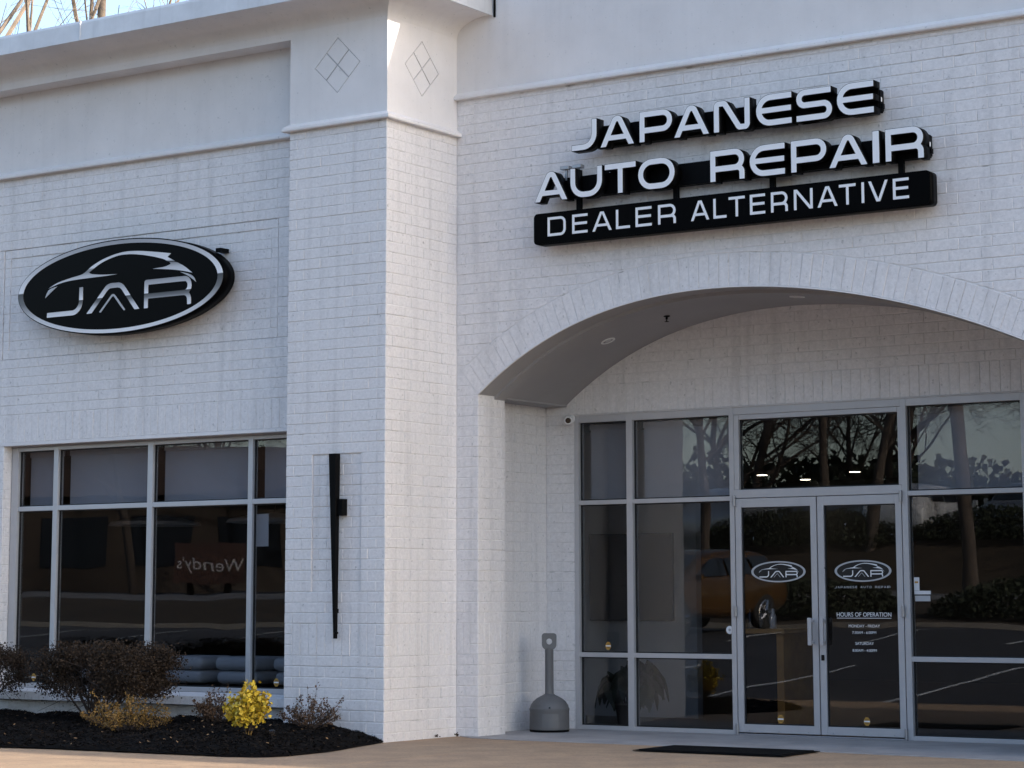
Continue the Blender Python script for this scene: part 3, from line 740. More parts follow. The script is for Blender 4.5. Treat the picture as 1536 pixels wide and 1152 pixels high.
def glyph(ch, w, s, soft=True):
    """strokes of one capital in a box w wide and 1 high"""
    h = s/2; F = fillet
    if ch == 'J': return [(F([(w-h, 1), (w-h, h), (0, h)], .42), s)]
    if ch == 'A':
        if soft:
            ra = .13; fx = .035*0+h*.75; Q = np.array([w/2, 1-h-ra]); f = np.array([fx, -.12]); v = Q-f; d = np.linalg.norm(v); al = math.atan2(v[1], v[0])+math.asin(ra/d); L = math.sqrt(d*d-ra*ra)
            t = f+L*np.array([math.cos(al), math.sin(al)]); a0 = math.atan2(*(t-Q)[::-1]); arcp = [Q+ra*np.array([math.cos(a), math.sin(a)]) for a in np.linspace(a0, math.pi-a0, 12)]
            return [([f]+arcp+[np.array([w-f[0], f[1]])], s), ([(w*.22, .285), (w*.78, .285)], s*.92)]
        return [(F([(h*.35, -.1), (w/2, 1.06), (w-h*.35, -.1)], .05), s), ([(w*.2, .30), (w*.8, .30)], s*.95)]
    if ch == 'P': ym = .375; return [([(h, 0), (h, 1)], s), (F([(0, 1-h), (w-h, 1-h), (w-h, ym), (0, ym)], (1-h-ym)/2), s)]
    if ch == 'R': ym = .40; return [([(h, 0), (h, 1)], s), (F([(0, 1-h), (w-h*1.1, 1-h), (w-h*1.1, ym), (0, ym)], (1-h-ym)/2), s), (F([(w*.45, ym), (w-h, ym), (w-h, 0)], .17), s)]
    if ch == 'N':
        if soft: return [(F([(h, 0), (h, 1-h*.9), (w*.30, 1-h*.9), (w*.70, h*.9), (w-h, h*.9), (w-h, 1)], [0, .10, .10, .10, .10, 0]), s)]
        return [([(h, 0), (h, 1)], s), ([(w-h, 0), (w-h, 1)], s), ([(h*1.1, 1.02), (w-h*1.1, -.02)], s)]
    if ch == 'E':
        if soft: return [(F([(w, 1-h), (h, 1-h), (h, h), (w, h)], .40), s), ([(h, .5), (w*.985, .5)], s*.95)]
        return [([(h, 0), (h, 1)], s), ([(0, 1-h), (w, 1-h)], s), ([(0, h), (w, h)], s), ([(0, .52), (w*.96, .52)], s)]
    if ch == 'S': r = (.5-h)/2; return [(F([(w*.97, 1-h), (h, 1-h), (h, .5), (w-h, .5), (w-h, h), (0, h)], r*.98), s)]
    if ch == 'U': return [(F([(h, 1), (h, h), (w-h, h), (w-h, 1)], .42), s)]
    if ch == 'T': return [([(0, 1-h), (w, 1-h)], s), ([(w/2, 0), (w/2, 1)], s)]
    if ch == 'O': return [(F([(h, h), (h, 1-h), (w-h, 1-h), (w-h, h)], .40, closed=True), s)]
    if ch == 'I': return [([(w/2, 0), (w/2, 1)], max(s, w))]
    if ch == 'D': return [([(h, 0), (h, 1)], s), (F([(0, 1-h), (w-h, 1-h), (w-h, h), (0, h)], .26), s)]
    if ch == 'L': return [([(h, 0), (h, 1)], s), ([(0, h), (w, h)], s)]
    if ch == 'V': return [(F([(h*.35, 1.1), (w/2, -.06), (w-h*.35, 1.1)], .03), s)]
def glyph_loops(ch, w, s, soft, step=.011, inset=0., tol=.0022):
    x0, y0 = -.06, -.06; nx = int((w+.12)/step)+2; ny = int(1.12/step)+2
    X, Y = np.meshgrid(x0+step*np.arange(nx), y0+step*np.arange(ny))
    d = sdf_strokes(glyph(ch, w, s, soft), X, Y); d = np.maximum(d, np.maximum(-Y, Y-1))+inset
    return [simplify(P, tol) for P in contours(d+1e-9, x0, y0, step)]

# ------------------------------------------------------------------ the shop name over the arch
YL = .934
def letter(parent, ch, x0, x1, z0, hgt, s, soft, yf, depth, name='letter'):
    w = (x1-x0)/hgt
    T = lambda L: [np.stack([P[:, 0]*hgt+x0, P[:, 1]*hgt+z0], -1) for P in L]
    ret = fill_obj(T(glyph_loops(ch, w, s, soft)), yf+.002, yf+depth, name, 'letter_return', parent)
    f = fill_obj(T(glyph_loops(ch, w, s, soft, inset=.014)), yf, yf+.0035, 'letter_face', 'letter_face', ret)
    return ret
def letter_row(rootname, label, spec, z0, hgt, rx0, rx1, rz0, rz1):
    root = empty(rootname, ((rx0+rx1)/2, D, rz0), label, 'sign', 'parts of the shop name sign over the arch')
    for ch, a, b_ in spec: letter(root, ch, a, b_, z0, hgt, .205, True, YL, .13)
    MB().box((rx0, YL+.131, rz0), (rx1, D-.02, rz1)).build('raceway', 'black_metal', root, bevel=.004)
    e = MB().box((rx1, YL+.138, rz0+.012), (rx1+.012, D-.03, rz1-.012)).box((rx1+.012, YL+.15, rz0+.03), (rx1+.03, D-.05, rz0+.075)).build('end_cap', 'letter_return', root)
    MB().box((rx1+.0125, YL+.15, rz0+.095), (rx1+.0145, D-.07, rz0+.135)).build('maker_label', 'vinyl_white', root)
    for x in (rx0+.15, (rx0+rx1)/2, rx1-.15): MB().box((x-.03, D-.0205, rz0+.03), (x+.03, D+.001, rz1-.03)).build('bracket', 'black_metal', root)
    return root
spec1 = [('J', 1.527, 1.816), ('A', 1.845, 2.242), ('P', 2.289, 2.652), ('A', 2.658, 3.055), ('N', 3.092, 3.475), ('E', 3.534, 3.904), ('S', 3.946, 4.31), ('E', 4.352, 4.719)]
letter_row('sign_letters', 'top row of white letters reading JAPANESE on a black raceway', spec1, 5.608, .298, 1.72, 4.705, 5.640, 5.850)
spec2 = [('A', 1.087, 1.487), ('U', 1.508, 1.873), ('T', 1.898, 2.249), ('O', 2.269, 2.673), ('R', 3.047, 3.412), ('E', 3.460, 3.826), ('P', 3.883, 4.244), ('A', 4.255, 4.654), ('I', 4.690, 4.761), ('R', 4.815, 5.185)]
row2 = letter_row('sign_letters', 'second row of white letters reading AUTO REPAIR on a black raceway', spec2, 5.147, .296, 1.31, 5.160, 5.180, 5.388)
for x in (1.52, 2.60, 3.62, 4.90): MB().box((x-.025, YL+.13, 5.03), (x+.025, YL+.17, 5.20)).build('hanger', 'black_metal', row2)
for x in (1.38, 1.52):
    fx = MB().box((x-.05, 1.03, 5.465), (x+.05, 1.10, 5.50)).box((x-.012, 1.06, 5.36), (x+.012, 1.085, 5.47)).build('spot_head', 'steel', row2, bevel=.004)
YB = .95; BX0, BX1, BZ0, BZ1 = 1.075, 5.225, 4.735, 5.040
box_s = empty('sign_box', ((BX0+BX1)/2, D, BZ0), 'long black sign box with white letters reading DEALER ALTERNATIVE', 'sign', 'parts of the shop name sign over the arch')
rr = fillet([(BX0, BZ0), (BX1, BZ0), (BX1, BZ1), (BX0, BZ1)], .042, closed=True)[:-1]
fill_obj([np.array(rr)], YB+.004, YB+.15, 'cabinet', 'sign_black', box_s)
rr2 = fillet([(BX0+.006, BZ0+.006), (BX1-.006, BZ0+.006), (BX1-.006, BZ1-.006), (BX0+.006, BZ1-.006)], .038, closed=True)[:-1]
fill_obj([np.array(rr2)], YB, YB+.0035, 'sign_face', 'sign_black', box_s)
spec3 = [('D', 1.239, 1.447), ('E', 1.522, 1.696), ('A', 1.752, 1.965), ('L', 2.015, 2.169), ('E', 2.232, 2.407), ('R', 2.478, 2.669), ('A', 2.833, 3.024), ('L', 3.070, 3.207), ('T', 3.231, 3.399), ('E', 3.452, 3.608), ('R', 3.668, 3.838), ('N', 3.901, 4.089), ('A', 4.138, 4.333), ('T', 4.351, 4.514), ('I', 4.571, 4.596), ('V', 4.639, 4.824), ('E', 4.874, 5.025)]
for ch, a, b_ in spec3:
    h_ = .186; w_ = (b_-a)/h_
    L = [np.stack([P[:, 0]*h_+a, P[:, 1]*h_+4.807], -1) for P in glyph_loops(ch, w_, .135, False)]
    fill_obj(L, YB-.004, YB-.0005, 'letter', 'letter_face', box_s)
for x in (1.6, 3.2, 4.8): MB().box((x-.03, YB+.150, BZ0+.05), (x+.03, D+.001, BZ1-.05)).build('bracket', 'black_metal', box_s)

# ------------------------------------------------------------------ the oval badge, drawn once in its own units
ART = dict(
 roof=[(-1.008,.053),(-.878,.107),(-.66,.145),(-.509,.165),(-.445,.199),(-.382,.241),(-.234,.3),(-.064,.341),(.104,.361),(.293,.352),(.522,.321),(.749,.286),(.699,.252),(.802,.202),(.71,.203),(.648,.236),(.503,.273),(.357,.303),(.189,.327),(.021,.33),(-.148,.297),(-.275,.253),(-.359,.208),(-.412,.18),(-.39,.16),(-.229,.14),(-.005,.129),(-.186,.123),(-.357,.121),(-.529,.119),(-.703,.113),(-.856,.094)],
 rear=[(.496,.145),(.671,.151),(.748,.175),(.731,.194),(.813,.195),(.936,.137),(1.048,.059),(.937,.086),(.774,.115)],
 acc1=[(-.877,.066),(-1.002,.044),(-1.04,-.009),(-1.054,-.048),(-1.006,-.015),(-.941,.028)],
 acc2=[(.876,.083),(.998,.054),(1.069,.017),(1.101,-.042),(1.05,-.003),(.978,.04)])
def art_strokes():
    s = .052
    Jp = fillet([(-.522, .030), (-.522, -.238), (-1.022, -.238)], .13)
    Ap = fillet([(-.425, -.285), (-.130, .014), (.055, .014), (.305, -.285)], [0, .11, .11, 0])
    Cp = fillet([(-.245, -.262), (-.058, -.075), (.112, -.262)], .03)
    Rp = fillet([(.412, -.262), (.412, .008), (1.012, .008), (1.012, -.137), (.44, -.137)], [0, .0, .07, .07, 0])
    Rl = fillet([(.80, -.137), (1.008, -.137), (1.008, -.262)], .075)
    return [('J', [(Jp, s)]), ('A', [(Ap, s)]), ('chev', [(Cp, .022)]), ('R', [(Rp, s), (Rl, s)])]
def smooth_poly(P, it=2):
    P = np.array(P)
    for _ in range(it):                                          # Chaikin, sharp tips kept
        out = []; n = len(P)
        for i in range(n):
            a, b_, c = P[i-1], P[i], P[(i+1) % n]; u = a-b_; v = c-b_; cs = (u@v)/(np.linalg.norm(u)*np.linalg.norm(v)+1e-9)
            if cs > -.25: out.append(b_)
            else: out += [b_+u*.22, b_+v*.22]
        P = np.array(out)
    return P
def badge(parent, cx, cz, sc, y, mats, th=.004, sz=None, ringw=.062):
    sz = sz or sc; T = lambda P: np.stack([np.array(P)[:, 0]*sc+cx, np.array(P)[:, 1]*sz+cz], -1)
    th_ = np.linspace(0, 2*math.pi, 97)[:-1]
    el = lambda a, b_: np.stack([a*np.cos(th_), b_*np.sin(th_)], -1)
    out = []
    out.append(fill_obj([T(el(1.462, .487)), T(el(1.462-ringw*1.15, .487-ringw*.62))], y-th, y-.0004, 'badge_ring', mats[0], parent))
    sw = fill_obj([T(smooth_poly(ART['roof'], 2))], y-th, y-.0004, 'car_outline', mats[1], parent); out.append(sw)
    out.append(fill_obj([T(smooth_poly(ART['rear'], 1))], y-th, y-.0004, 'car_outline', mats[1], parent))
    for k in ('acc1', 'acc2'): out.append(fill_obj([T(smooth_poly(ART[k], 1))], y-th, y-.0004, 'car_accent', mats[3], parent))
    for nm, st in art_strokes():
        step = .008; xs = np.arange(-1.1, 1.1, step); ys = np.arange(-.30, .08, step); X, Y = np.meshgrid(xs, ys)
        d = np.maximum(sdf_strokes(st, X, Y), -.262-Y)
        L = [T(simplify(P, .0016)) for P in contours(d+1e-9, -1.1, -.30, step)]
        out.append(fill_obj(L, y-th, y-.0004, 'chevron' if nm == 'chev' else 'letter', mats[3] if nm == 'chev' else mats[2], parent))
    return out
OX, OZ, OY = -3.55, 4.59, .02
oval = empty('oval_sign', (OX, DL, OZ-.487), 'black oval sign with chrome JAR letters and car outline over the window', 'sign')
th_ = np.linspace(0, 2*math.pi, 129)[:-1]
E_ = lambda a, b_: np.stack([OX+a*np.cos(th_), OZ+b_*np.sin(th_)], -1)
fill_obj([E_(1.475, .500)], OY+.004, OY+.165, 'cabinet', 'sign_black', oval)
fill_obj([E_(1.468, .494)], OY, OY+.0045, 'sign_face', 'oval_face', oval)
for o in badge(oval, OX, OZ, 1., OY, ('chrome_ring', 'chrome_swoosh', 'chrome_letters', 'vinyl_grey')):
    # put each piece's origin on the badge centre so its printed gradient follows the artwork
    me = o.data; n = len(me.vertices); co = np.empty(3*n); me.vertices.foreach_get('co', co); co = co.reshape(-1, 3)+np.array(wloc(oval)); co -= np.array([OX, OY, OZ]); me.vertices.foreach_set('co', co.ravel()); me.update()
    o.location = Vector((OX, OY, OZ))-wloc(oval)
for x in (-4.6, -3.55, -2.5): MB().box((x-.04, OY+.165, OZ-.10), (x+.04, DL+.004, OZ+.10)).build('bracket', 'black_metal', oval)
MB().box((-2.30, OY+.12, 4.86), (-2.23, DL+.006, 4.90)).build('bracket', 'black_metal', oval)

# ------------------------------------------------------------------ doors
def text_obj(body, size, cx, z, y, m, parent, name='lettering', xscale=1., spacing=1., th=.0012):
    cu = bpy.data.curves.new('t', 'FONT'); cu.body = body; cu.size = size; cu.align_x = 'CENTER'; cu.space_character = spacing; cu.extrude = th/2
    o = bpy.data.objects.new('t', cu); col.objects.link(o); bpy.context.view_layer.update()
    me = bpy.data.meshes.new_from_object(o.evaluated_get(bpy.context.evaluated_depsgraph_get())); me.name = name
    bpy.data.objects.remove(o); bpy.data.curves.remove(cu)
    n = len(me.vertices); co = np.empty(3*n); me.vertices.foreach_get('co', co); co = co.reshape(-1, 3); off = np.array(wloc(parent))
    me.vertices.foreach_set('co', (np.stack([co[:, 0]*xscale+cx, y-co[:, 2], co[:, 1]+z], -1)-off).ravel()); me.materials.clear(); me.materials.append(M[m]); me.update()
    o = bpy.data.objects.new(name, me); col.objects.link(o); o.parent = parent; return o
def sticker(parent, x, z, y, r=.038):
    th8 = [(x+r*.92*math.cos(math.pi/8+i*math.pi/4), z+r*1.12*math.sin(math.pi/8+i*math.pi/4)) for i in range(8)]
    MB().prism(th8, 'y', y-.0012, y-.0004).build('security_sticker', 'sticker_gold', parent)
    MB().box((x-r*.80, y-.0022, z-.006), (x+r*.80, y-.0014, z+.007)).build('security_sticker', 'vinyl_white', parent)
    for dz_ in (-.022, -.014, .014, .022): MB().box((x-r*.5, y-.0020, z+dz_-.0015), (x+r*.5, y-.0014, z+dz_+.0015)).build('security_sticker', 'sticker_dark', parent)
DY0, DY1 = S-.006, S+.04; DG = S+.018
def leaf(x0, x1, gx0, gx1, hinge, label):
    d = bpart('door', MB().box((x0, DY0, .030), (gx0, DY1, 2.312)), 'aluminium_frame', bevel=.003); d['label'] = label
    bar('stile', (gx1, DY0, .030), (x1, DY1, 2.312), d)
    bar('top_rail', (gx0, DY0+.001, 2.224), (gx1, DY1-.001, 2.312), d); bar('bottom_rail', (gx0, DY0+.001, .030), (gx1, DY1-.001, .108), d)
    pane(gx0, gx1, .108, 2.224, d, y=DG)
    for x in (gx0+.06, (gx0+gx1)/2, gx1-.06): MB().lathe([(.006, 0), (.006, -.003), (.003, -.004)], (x, DY0-.0001, .048), 10, 'y').build('screw', 'steel', d)
    hx = x0 if hinge < 0 else x1
    for z in (2.29, 1.205, .06): MB().lathe([(.015, -.055), (.017, -.05), (.017, .05), (.015, .055)], (hx+hinge*.004, DY0-.016, z), 14).build('hinge', 'steel', d, smooth=False)
    return d
dL = leaf(2.248, 3.138, 2.312, 3.074, -1, 'left leaf of the glazed entrance doors')
dR = leaf(3.150, 4.036, 3.217, 3.974, 1, 'right leaf of the glazed entrance doors, with opening hours')
for d, x, sgn in ((dL, 3.080, -1), (dR, 3.208, 1)):              # pull handles
    h = MB()
    xb = x+sgn*-.0; xo = x+sgn*.035
    h.box((min(xb, xo)-.014, DY0-.062, .885), (max(xb, xo)+.012, DY0-.03, .915)) if False else None
    h.box((x-.018, DY0-.055, .893), (x+.018, DY0, .925)).box((x-.018, DY0-.055, 1.098), (x+.018, DY0, 1.130)).box((x-.020, DY0-.082, .880), (x+.020, DY0-.056, 1.143))
    h.build('pull_handle', 'aluminium_frame', d, bevel=.006)
    MB().lathe([(.006, 0), (.005, -.003)], (x+sgn*.012, DY0-.0005, 1.62), 10, 'y').build('screw', 'gasket', d)
MB().box((3.168, DY0-.012, .735), (3.200, DY0, .790)).build('lock', 'lens_black', dR, bevel=.004)
DV = DG-.0007
for d, cx in ((dL, 2.705), (dR, 3.613)):
    e = [(cx+.298*math.cos(t), 1.589+.102*math.sin(t)) for t in np.linspace(0, 2*math.pi, 73)[:-1]]
    MB().prism(e, 'y', DV-.0010, DV-.0002).build('badge_ground', 'vinyl_black', d)
    badge(d, cx, 1.589, .204, DV-.0011, ('vinyl_grey', 'vinyl_white', 'vinyl_white', 'vinyl_grey'), th=.0012, sz=.212, ringw=.105)
sticker(dL, 2.703, .166, DV); sticker(dR, 3.621, .168, DV)
HX = 3.613
x = HX-.30
ws = [('J', .055), ('A', .06), ('P', .06), ('A', .06), ('N', .06), ('E', .055), ('S', .055), ('E', .055), (' ', .05), ('A', .06), ('U', .06), ('T', .055), ('O', .062), (' ', .05), ('R', .06), ('E', .055), ('P', .06), ('A', .06), ('I', .02), ('R', .06)]
sc_ = .592/sum(w_ for _, w_ in ws)
for ch, w_ in ws:
    if ch != ' ':
        a = x; ww = w_*sc_*.70; h_ = .021
        L = [np.stack([P[:, 0]*h_+a, P[:, 1]*h_+1.425], -1) for P in glyph_loops(ch, ww/h_, .17, True, step=.02, tol=.006)]
        fill_obj(L, DV-.0012, DV-.0004, 'letter', 'vinyl_grey', dR)
    x += w_*sc_
text_obj('HOURS OF OPERATION', .058, HX, 1.155, DV-.001, 'vinyl_white', dR, xscale=.93)
MB().box((HX-.285, DV-.0012, 1.138), (HX+.285, DV-.0004, 1.143)).build('underline', 'vinyl_white', dR)
text_obj('MONDAY - FRIDAY', .038, HX, 1.053, DV-.001, 'vinyl_white', dR); text_obj('7:30AM - 6:00PM', .036, HX, .992, DV-.001, 'vinyl_white', dR)
text_obj('SATURDAY', .038, HX, .888, DV-.001, 'vinyl_white', dR); text_obj('8:00AM - 4:00PM', .036, HX, .823, DV-.001, 'vinyl_white', dR)
sticker(front, .723, .850, GY-.0007)
MB().lathe([(.040, 0), (.040, -.0012)], (2.140, GY-.0007, 1.02), 24, 'y').build('round_sticker', 'vinyl_white', front)
MB().lathe([(.014, 0), (.014, -.0008)], (2.140, GY-.0022, 1.02), 12, 'y').build('round_sticker', 'vinyl_grey', front)
MB().box((4.128, GY-.0015, 1.40), (4.182, GY-.0007, 1.525)).build('notice', 'paper', front); MB().box((4.135, GY-.0025, 1.47), (4.170, GY-.0017, 1.487)).build('notice', 'sticker_gold', front)
MB().box((4.128, GY-.0015, 1.365), (4.295, GY-.0007, 1.398)).build('notice', 'paper', front); MB().box((4.135, GY-.0015, 1.30), (4.29, GY-.0007, 1.352)).build('notice', 'vinyl_grey', front)
# left shop window
win = bpart('shop_window', MB().box((-5.425+.006, YW-.004, .40), (-5.320, YW+.08, K(29)-.051)), 'aluminium_frame', bevel=.003)
for x0, x1 in ((-4.785, -4.715), (-3.412, -3.338), (-2.034, -1.972)): bar('mullion', (x0, YW, .40), (x1, YW+.08, K(29)-.052), win)
WB = [(-5.320, -4.785), (-4.715, -3.412), (-3.338, -2.034), (-1.972, -1.21)]
for x0, x1 in WB:
    bar('sill_rail', (x0, YW+.002, .401), (x1, YW+.078, .448), win); bar('transom_rail', (x0, YW+.002, 2.286), (x1, YW+.078, 2.336), win); bar('head_rail', (x0, YW+.002, 2.938), (x1, YW+.078, K(29)-.052), win)
    pane(x0, x1, .448, 2.286, win, y=YW+.038); pane(x0, x1, 2.336, 2.938, win, y=YW+.038)
sticker(win, -5.041, .505, YW+.037); sticker(win, -1.659, .511, YW+.037)
# roller shades behind the upper lights
for x0, x1 in WB:
    MB().box((x0+.02, YW+.17, 2.30), (x1-.02, YW+.173, 2.90)).box((x0+.02, YW+.15, 2.88), (x1-.02, YW+.19, 2.935)).build('roller_shade', 'shade_cloth', win)
for x0, x1 in bays:
    MB().box((x0+.02, S+.21, 2.31), (x1-.02, S+.213, 3.10)).box((x0+.02, S+.19, 3.08), (x1-.02, S+.23, 3.14)).build('roller_shade', 'shade_cloth', front)
# vault fittings
for x, y in ((1.206, 2.1), (3.33, 2.1)):
    z = float(zi(x)); t = MB().lathe([(.075, 0), (.075, -.006), (.055, -.008), (.055, .03)], (0, 0, 0), 24); o = bpart('downlight', t, 'white_plastic', smooth=False)
    o.location = (x, y, z+.004); sl_ = math.atan(float(np.polyval(np.polyder(apoly), x))); o.rotation_euler = (0, -sl_, 0)
    l_ = MB().lathe([(.05, .005), (.03, -.002)], (0, 0, 0), 20).build('lens', 'chrome', o, local=True)
z = float(zi(1.89)); sp = MB().lathe([(.035, 0), (.03, -.01), (.012, -.012), (.012, -.035), (.006, -.036), (.006, -.055), (.022, -.056), (.022, -.060)], (1.89, 2.1, z+.004), 14); bpart('sprinkler', sp, 'black_metal')

# ------------------------------------------------------------------ things on and before the walls
sc = empty('wall_sconce', (-.54, 0, .96), 'long tapered black wall light on the brick pier', 'wall light')
y0, y1 = -.125, -.022
b = MB().add([(-.612, -.095, 2.720), (-.525, -.095, 2.720), (-.525, y1, 2.720), (-.612, y1, 2.720), (-.570, -.055, .958), (-.542, -.055, .958), (-.542, y1, .958), (-.570, y1, .958)], [(3,2,1,0),(4,5,6,7),(0,1,5,4),(1,2,6,5),(2,3,7,6),(3,0,4,7)])
b.build('sconce_body', 'black_metal', sc, bevel=.004)
MB().box((-.534, -.060, 2.125), (-.462, .012, 2.285)).build('mounting_box', 'black_metal', sc, bevel=.004)
MB().lathe([(.012, 0), (.014, -.01), (.014, -.03), (.008, -.036)], (-.533, -.035, 1.012), 12, 'y').build('thumbscrew', 'black_metal', sc)
MB().box((-.560, -.021, 1.2), (-.550, .012, 1.24)).build('standoff', 'black_metal', sc)

can = empty('ashtray_receptacle', (.40, 2.23, .006), 'grey plastic smokers receptacle with tall neck beside the shopfront', 'ash bin')
cx, cy = .40, 2.23
MB().lathe([(.196, .006), (.200, .02), (.202, .028)], (cx, cy, 0), 40).build('foot', 'rubber', can, autos=True)
MB().lathe([(.198, .0285), (.201, .04), (.199, .215), (.203, .222), (.203, .236), (.197, .242), (.188, .270), (.165, .305), (.13, .335), (.09, .357), (.058, .372), (.048, .380)], (cx, cy, 0), 40).build('bin_body', 'plastic_can', can, autos=True)
b = MB().lathe([(.046, .372), (.043, .42), (.041, .82), (.045, .835)], (cx, cy, 0), 24)
for a in range(8):
    t = a*math.pi/4+.2; b.tube((cx+.041*math.cos(t), cy+.041*math.sin(t), .385), (cx+.040*math.cos(t), cy+.040*math.sin(t), .82), .006, .006, 6)
b.build('neck', 'plastic_can', can, autos=True)
hd = fillet([(cx-.072, .818), (cx+.072, .818), (cx+.076, .985), (cx-.076, .985)], [.055, .055, .03, .03], closed=True)[:-1]
ho = [(cx+.030*math.cos(t), .902+.030*math.sin(t)) for t in np.linspace(0, 2*math.pi, 25)[:-1]]
o = fill_obj([np.array(hd), np.array(ho)], cy-.036, cy+.036, 'head', 'plastic_can', can); o.rotation_euler = (0, 0, .58)
m_ = o.modifiers.new('bevel', 'BEVEL'); m_.width = .012; m_.segments = 3; m_.limit_method = 'ANGLE'; m_.angle_limit = R_(50)
b = MB()                                                          # embossed panel on the drum, facing the lot
for r_, t0, t1, z0, z1 in ((.2035, -.42, .42, .055, .19), (.2045, -.20, .20, .085, .155)):
    n = 10; th = [-.95+t0+(t1-t0)*i/n for i in range(n+1)]
    for i in range(n):
        p, q = th[i], th[i+1]
        b.add([(cx+r_*math.cos(p), cy+r_*math.sin(p), z0), (cx+r_*math.cos(q), cy+r_*math.sin(q), z0), (cx+r_*math.cos(q), cy+r_*math.sin(q), z1), (cx+r_*math.cos(p), cy+r_*math.sin(p), z1)], [(0, 1, 2, 3)])
b.build('embossed_panel', 'plastic_can', can)
MB().tube((cx+.196*math.cos(-.98), cy+.196*math.sin(-.98), .250), (cx+.212*math.cos(-.98), cy+.212*math.sin(-.98), .252), .014, .012, 3).build('latch', 'lens_black', can)

mt = empty('door_mat', (3.34, .53, 0), 'black rubber door mat lying before the entrance', 'mat')
MB().prism([(2.62, .160), (4.10, .150), (4.07, .915), (2.60, .905)], 'z', .008, .014).build('mat_border', 'rubber', mt)
MB().prism([(2.66, .20), (4.06, .19), (4.03, .875), (2.64, .865)], 'z', .0142, .021).build('mat_pile', 'rubber', mt)

sc2 = empty('security_camera', (.33, S, 3.20), 'small white bullet security camera in the corner over the shopfront', 'camera')
MB().lathe([(.045, -.0005), (.045, -.02), (.035, -.03)], (.325, S, 3.195), 20, 'y').build('base', 'camera_white', sc2)
MB().tube((.325, S-.028, 3.195), (.345, S-.085, 3.180), .016, .016, 10).build('arm', 'camera_white', sc2)
d_ = np.array([.52, -.80, -.22]); d_ /= np.linalg.norm(d_); p0 = np.array([.325, S-.075, 3.190])
MB().tube(p0-d_*.03, p0+d_*.10, .042, .042, 20).build('housing', 'camera_white', sc2, autos=True)
MB().tube(p0+d_*.1005, p0+d_*.104, .030, .030, 20).build('lens', 'lens_black', sc2)

# ------------------------------------------------------------------ planting bed
BE = np.array([(-14, -2.6), (-6, -2.58), (-2.48, -2.48), (-1.93, -2.38), (-1.27, -2.37), (-.58, -2.35), (.04, -2.33), (.30, -2.26), (.43, -2.15), (.475, -1.95)])
RE = np.array([(.475, -1.95), (.455, -1.5), (.36, -1.1), (.244, -.77), (.14, -.42), (.04, -.09), (.0, -.0)])
fy = lambda x: np.interp(x, BE[:, 0], BE[:, 1])
rx_ = lambda y: np.interp(-np.asarray(y), -RE[::-1, 1], RE[::-1, 0])      # right edge x at depth y
def mz(x, y):
    x = np.asarray(x, float); y = np.asarray(y, float)
    d = np.minimum(y-fy(x), (rx_(np.clip(y, -1.95, 0))-x)*.9); d = np.maximum(d, 0)
    bumps = .016*np.sin(7.1*x+1.3*np.sin(3*y))*np.sin(5.3*y+.7)+.011*np.sin(17*x+5*y)*np.sin(13*y-3*x)+.007*np.sin(31*x-9*y)*np.sin(27*y+4*x)
    return .012+.112*(1-np.exp(-d/.28))+bumps*np.clip(d/.25, 0, 1)+.025*np.clip((y+.8)/.8, 0, 1)*np.clip(d/.5, 0, 1)
b = MB(); nx, ny = 190, 46; xs = np.concatenate([np.linspace(-12, -6, 30), np.linspace(-5.9, .474, nx-30+1)])
V = []
for x in xs:
    yb = DL+.05 if x < -W-.005 else .012 if x <= 0 else float(np.interp(x, RE[::-1, 0], RE[::-1, 1]))
    ya = float(fy(x))
    if ya > yb: ya = yb
    for k in range(ny+1):
        t = k/ny; y = ya+(yb-ya)*t; V.append((x, y, float(mz(x, y)) if 0 < k < ny or x <= 0 else .003))
b.v = V; m1 = ny+1
b.f = [(i*m1+k, (i+1)*m1+k, (i+1)*m1+k+1, i*m1+k+1) for i in range(len(xs)-1) for k in range(ny)]
tag(b.build('mulch_bed', 'mulch', smooth=True), kind='structure')
def on_bed(n, x0=-5.6):
    out = []
    while len(out) < n:
        x = rng.uniform(x0, .47, n*3); y = rng.uniform(-2.5, .25, n*3)
        ok = (y > fy(x)+.01) & (x < rx_(np.clip(y, -1.95, 0))-.01) & ((y < -.01) | ((x < -W) & (y < DL-.01)))
        out += list(zip(x[ok], y[ok]))
    p = np.array(out[:n]); return np.column_stack([p, mz(p[:, 0], p[:, 1])])
def flakes(P, L, w, tilt, lift=.004):
    n = len(P); a = rng.uniform(0, 2*math.pi, n); u = np.column_stack([np.cos(a), np.sin(a), rng.normal(0, tilt, n)]); u /= np.linalg.norm(u, axis=1)[:, None]
    v = np.cross(u, np.column_stack([rng.normal(0, tilt, n), rng.normal(0, tilt, n), np.ones(n)])); v /= np.linalg.norm(v, axis=1)[:, None]
    l = rng.uniform(L*.5, L, n)[:, None]; w = rng.uniform(w*.5, w, n)[:, None]; c = P+np.array([0, 0, lift])
    return np.stack([c-u*l-v*w*.4, c+u*l*.2-v*w, c+u*l+v*w*.3, c-u*l*.3+v*w], 1)
tag(quads_mesh('mulch_chips', flakes(on_bed(26000), .030, .008, .38, .006), 'mulch_chip'), kind='stuff')
tag(quads_mesh('fallen_leaves', flakes(on_bed(190), .024, .011, .3, .018), 'dry_leaf'), kind='stuff')
gl = empty('garden_light', (-.08, -1.53, .12), 'small dark path light standing low in the black mulch', 'garden light')
zb = float(mz(-.08, -1.53))
MB().lathe([(.010, -.02), (.010, .06), (.030, .064), (.030, .085), (.022, .094)], (-.08, -1.53, zb), 16).build('lamp_post', 'lens_black', gl, autos=True)

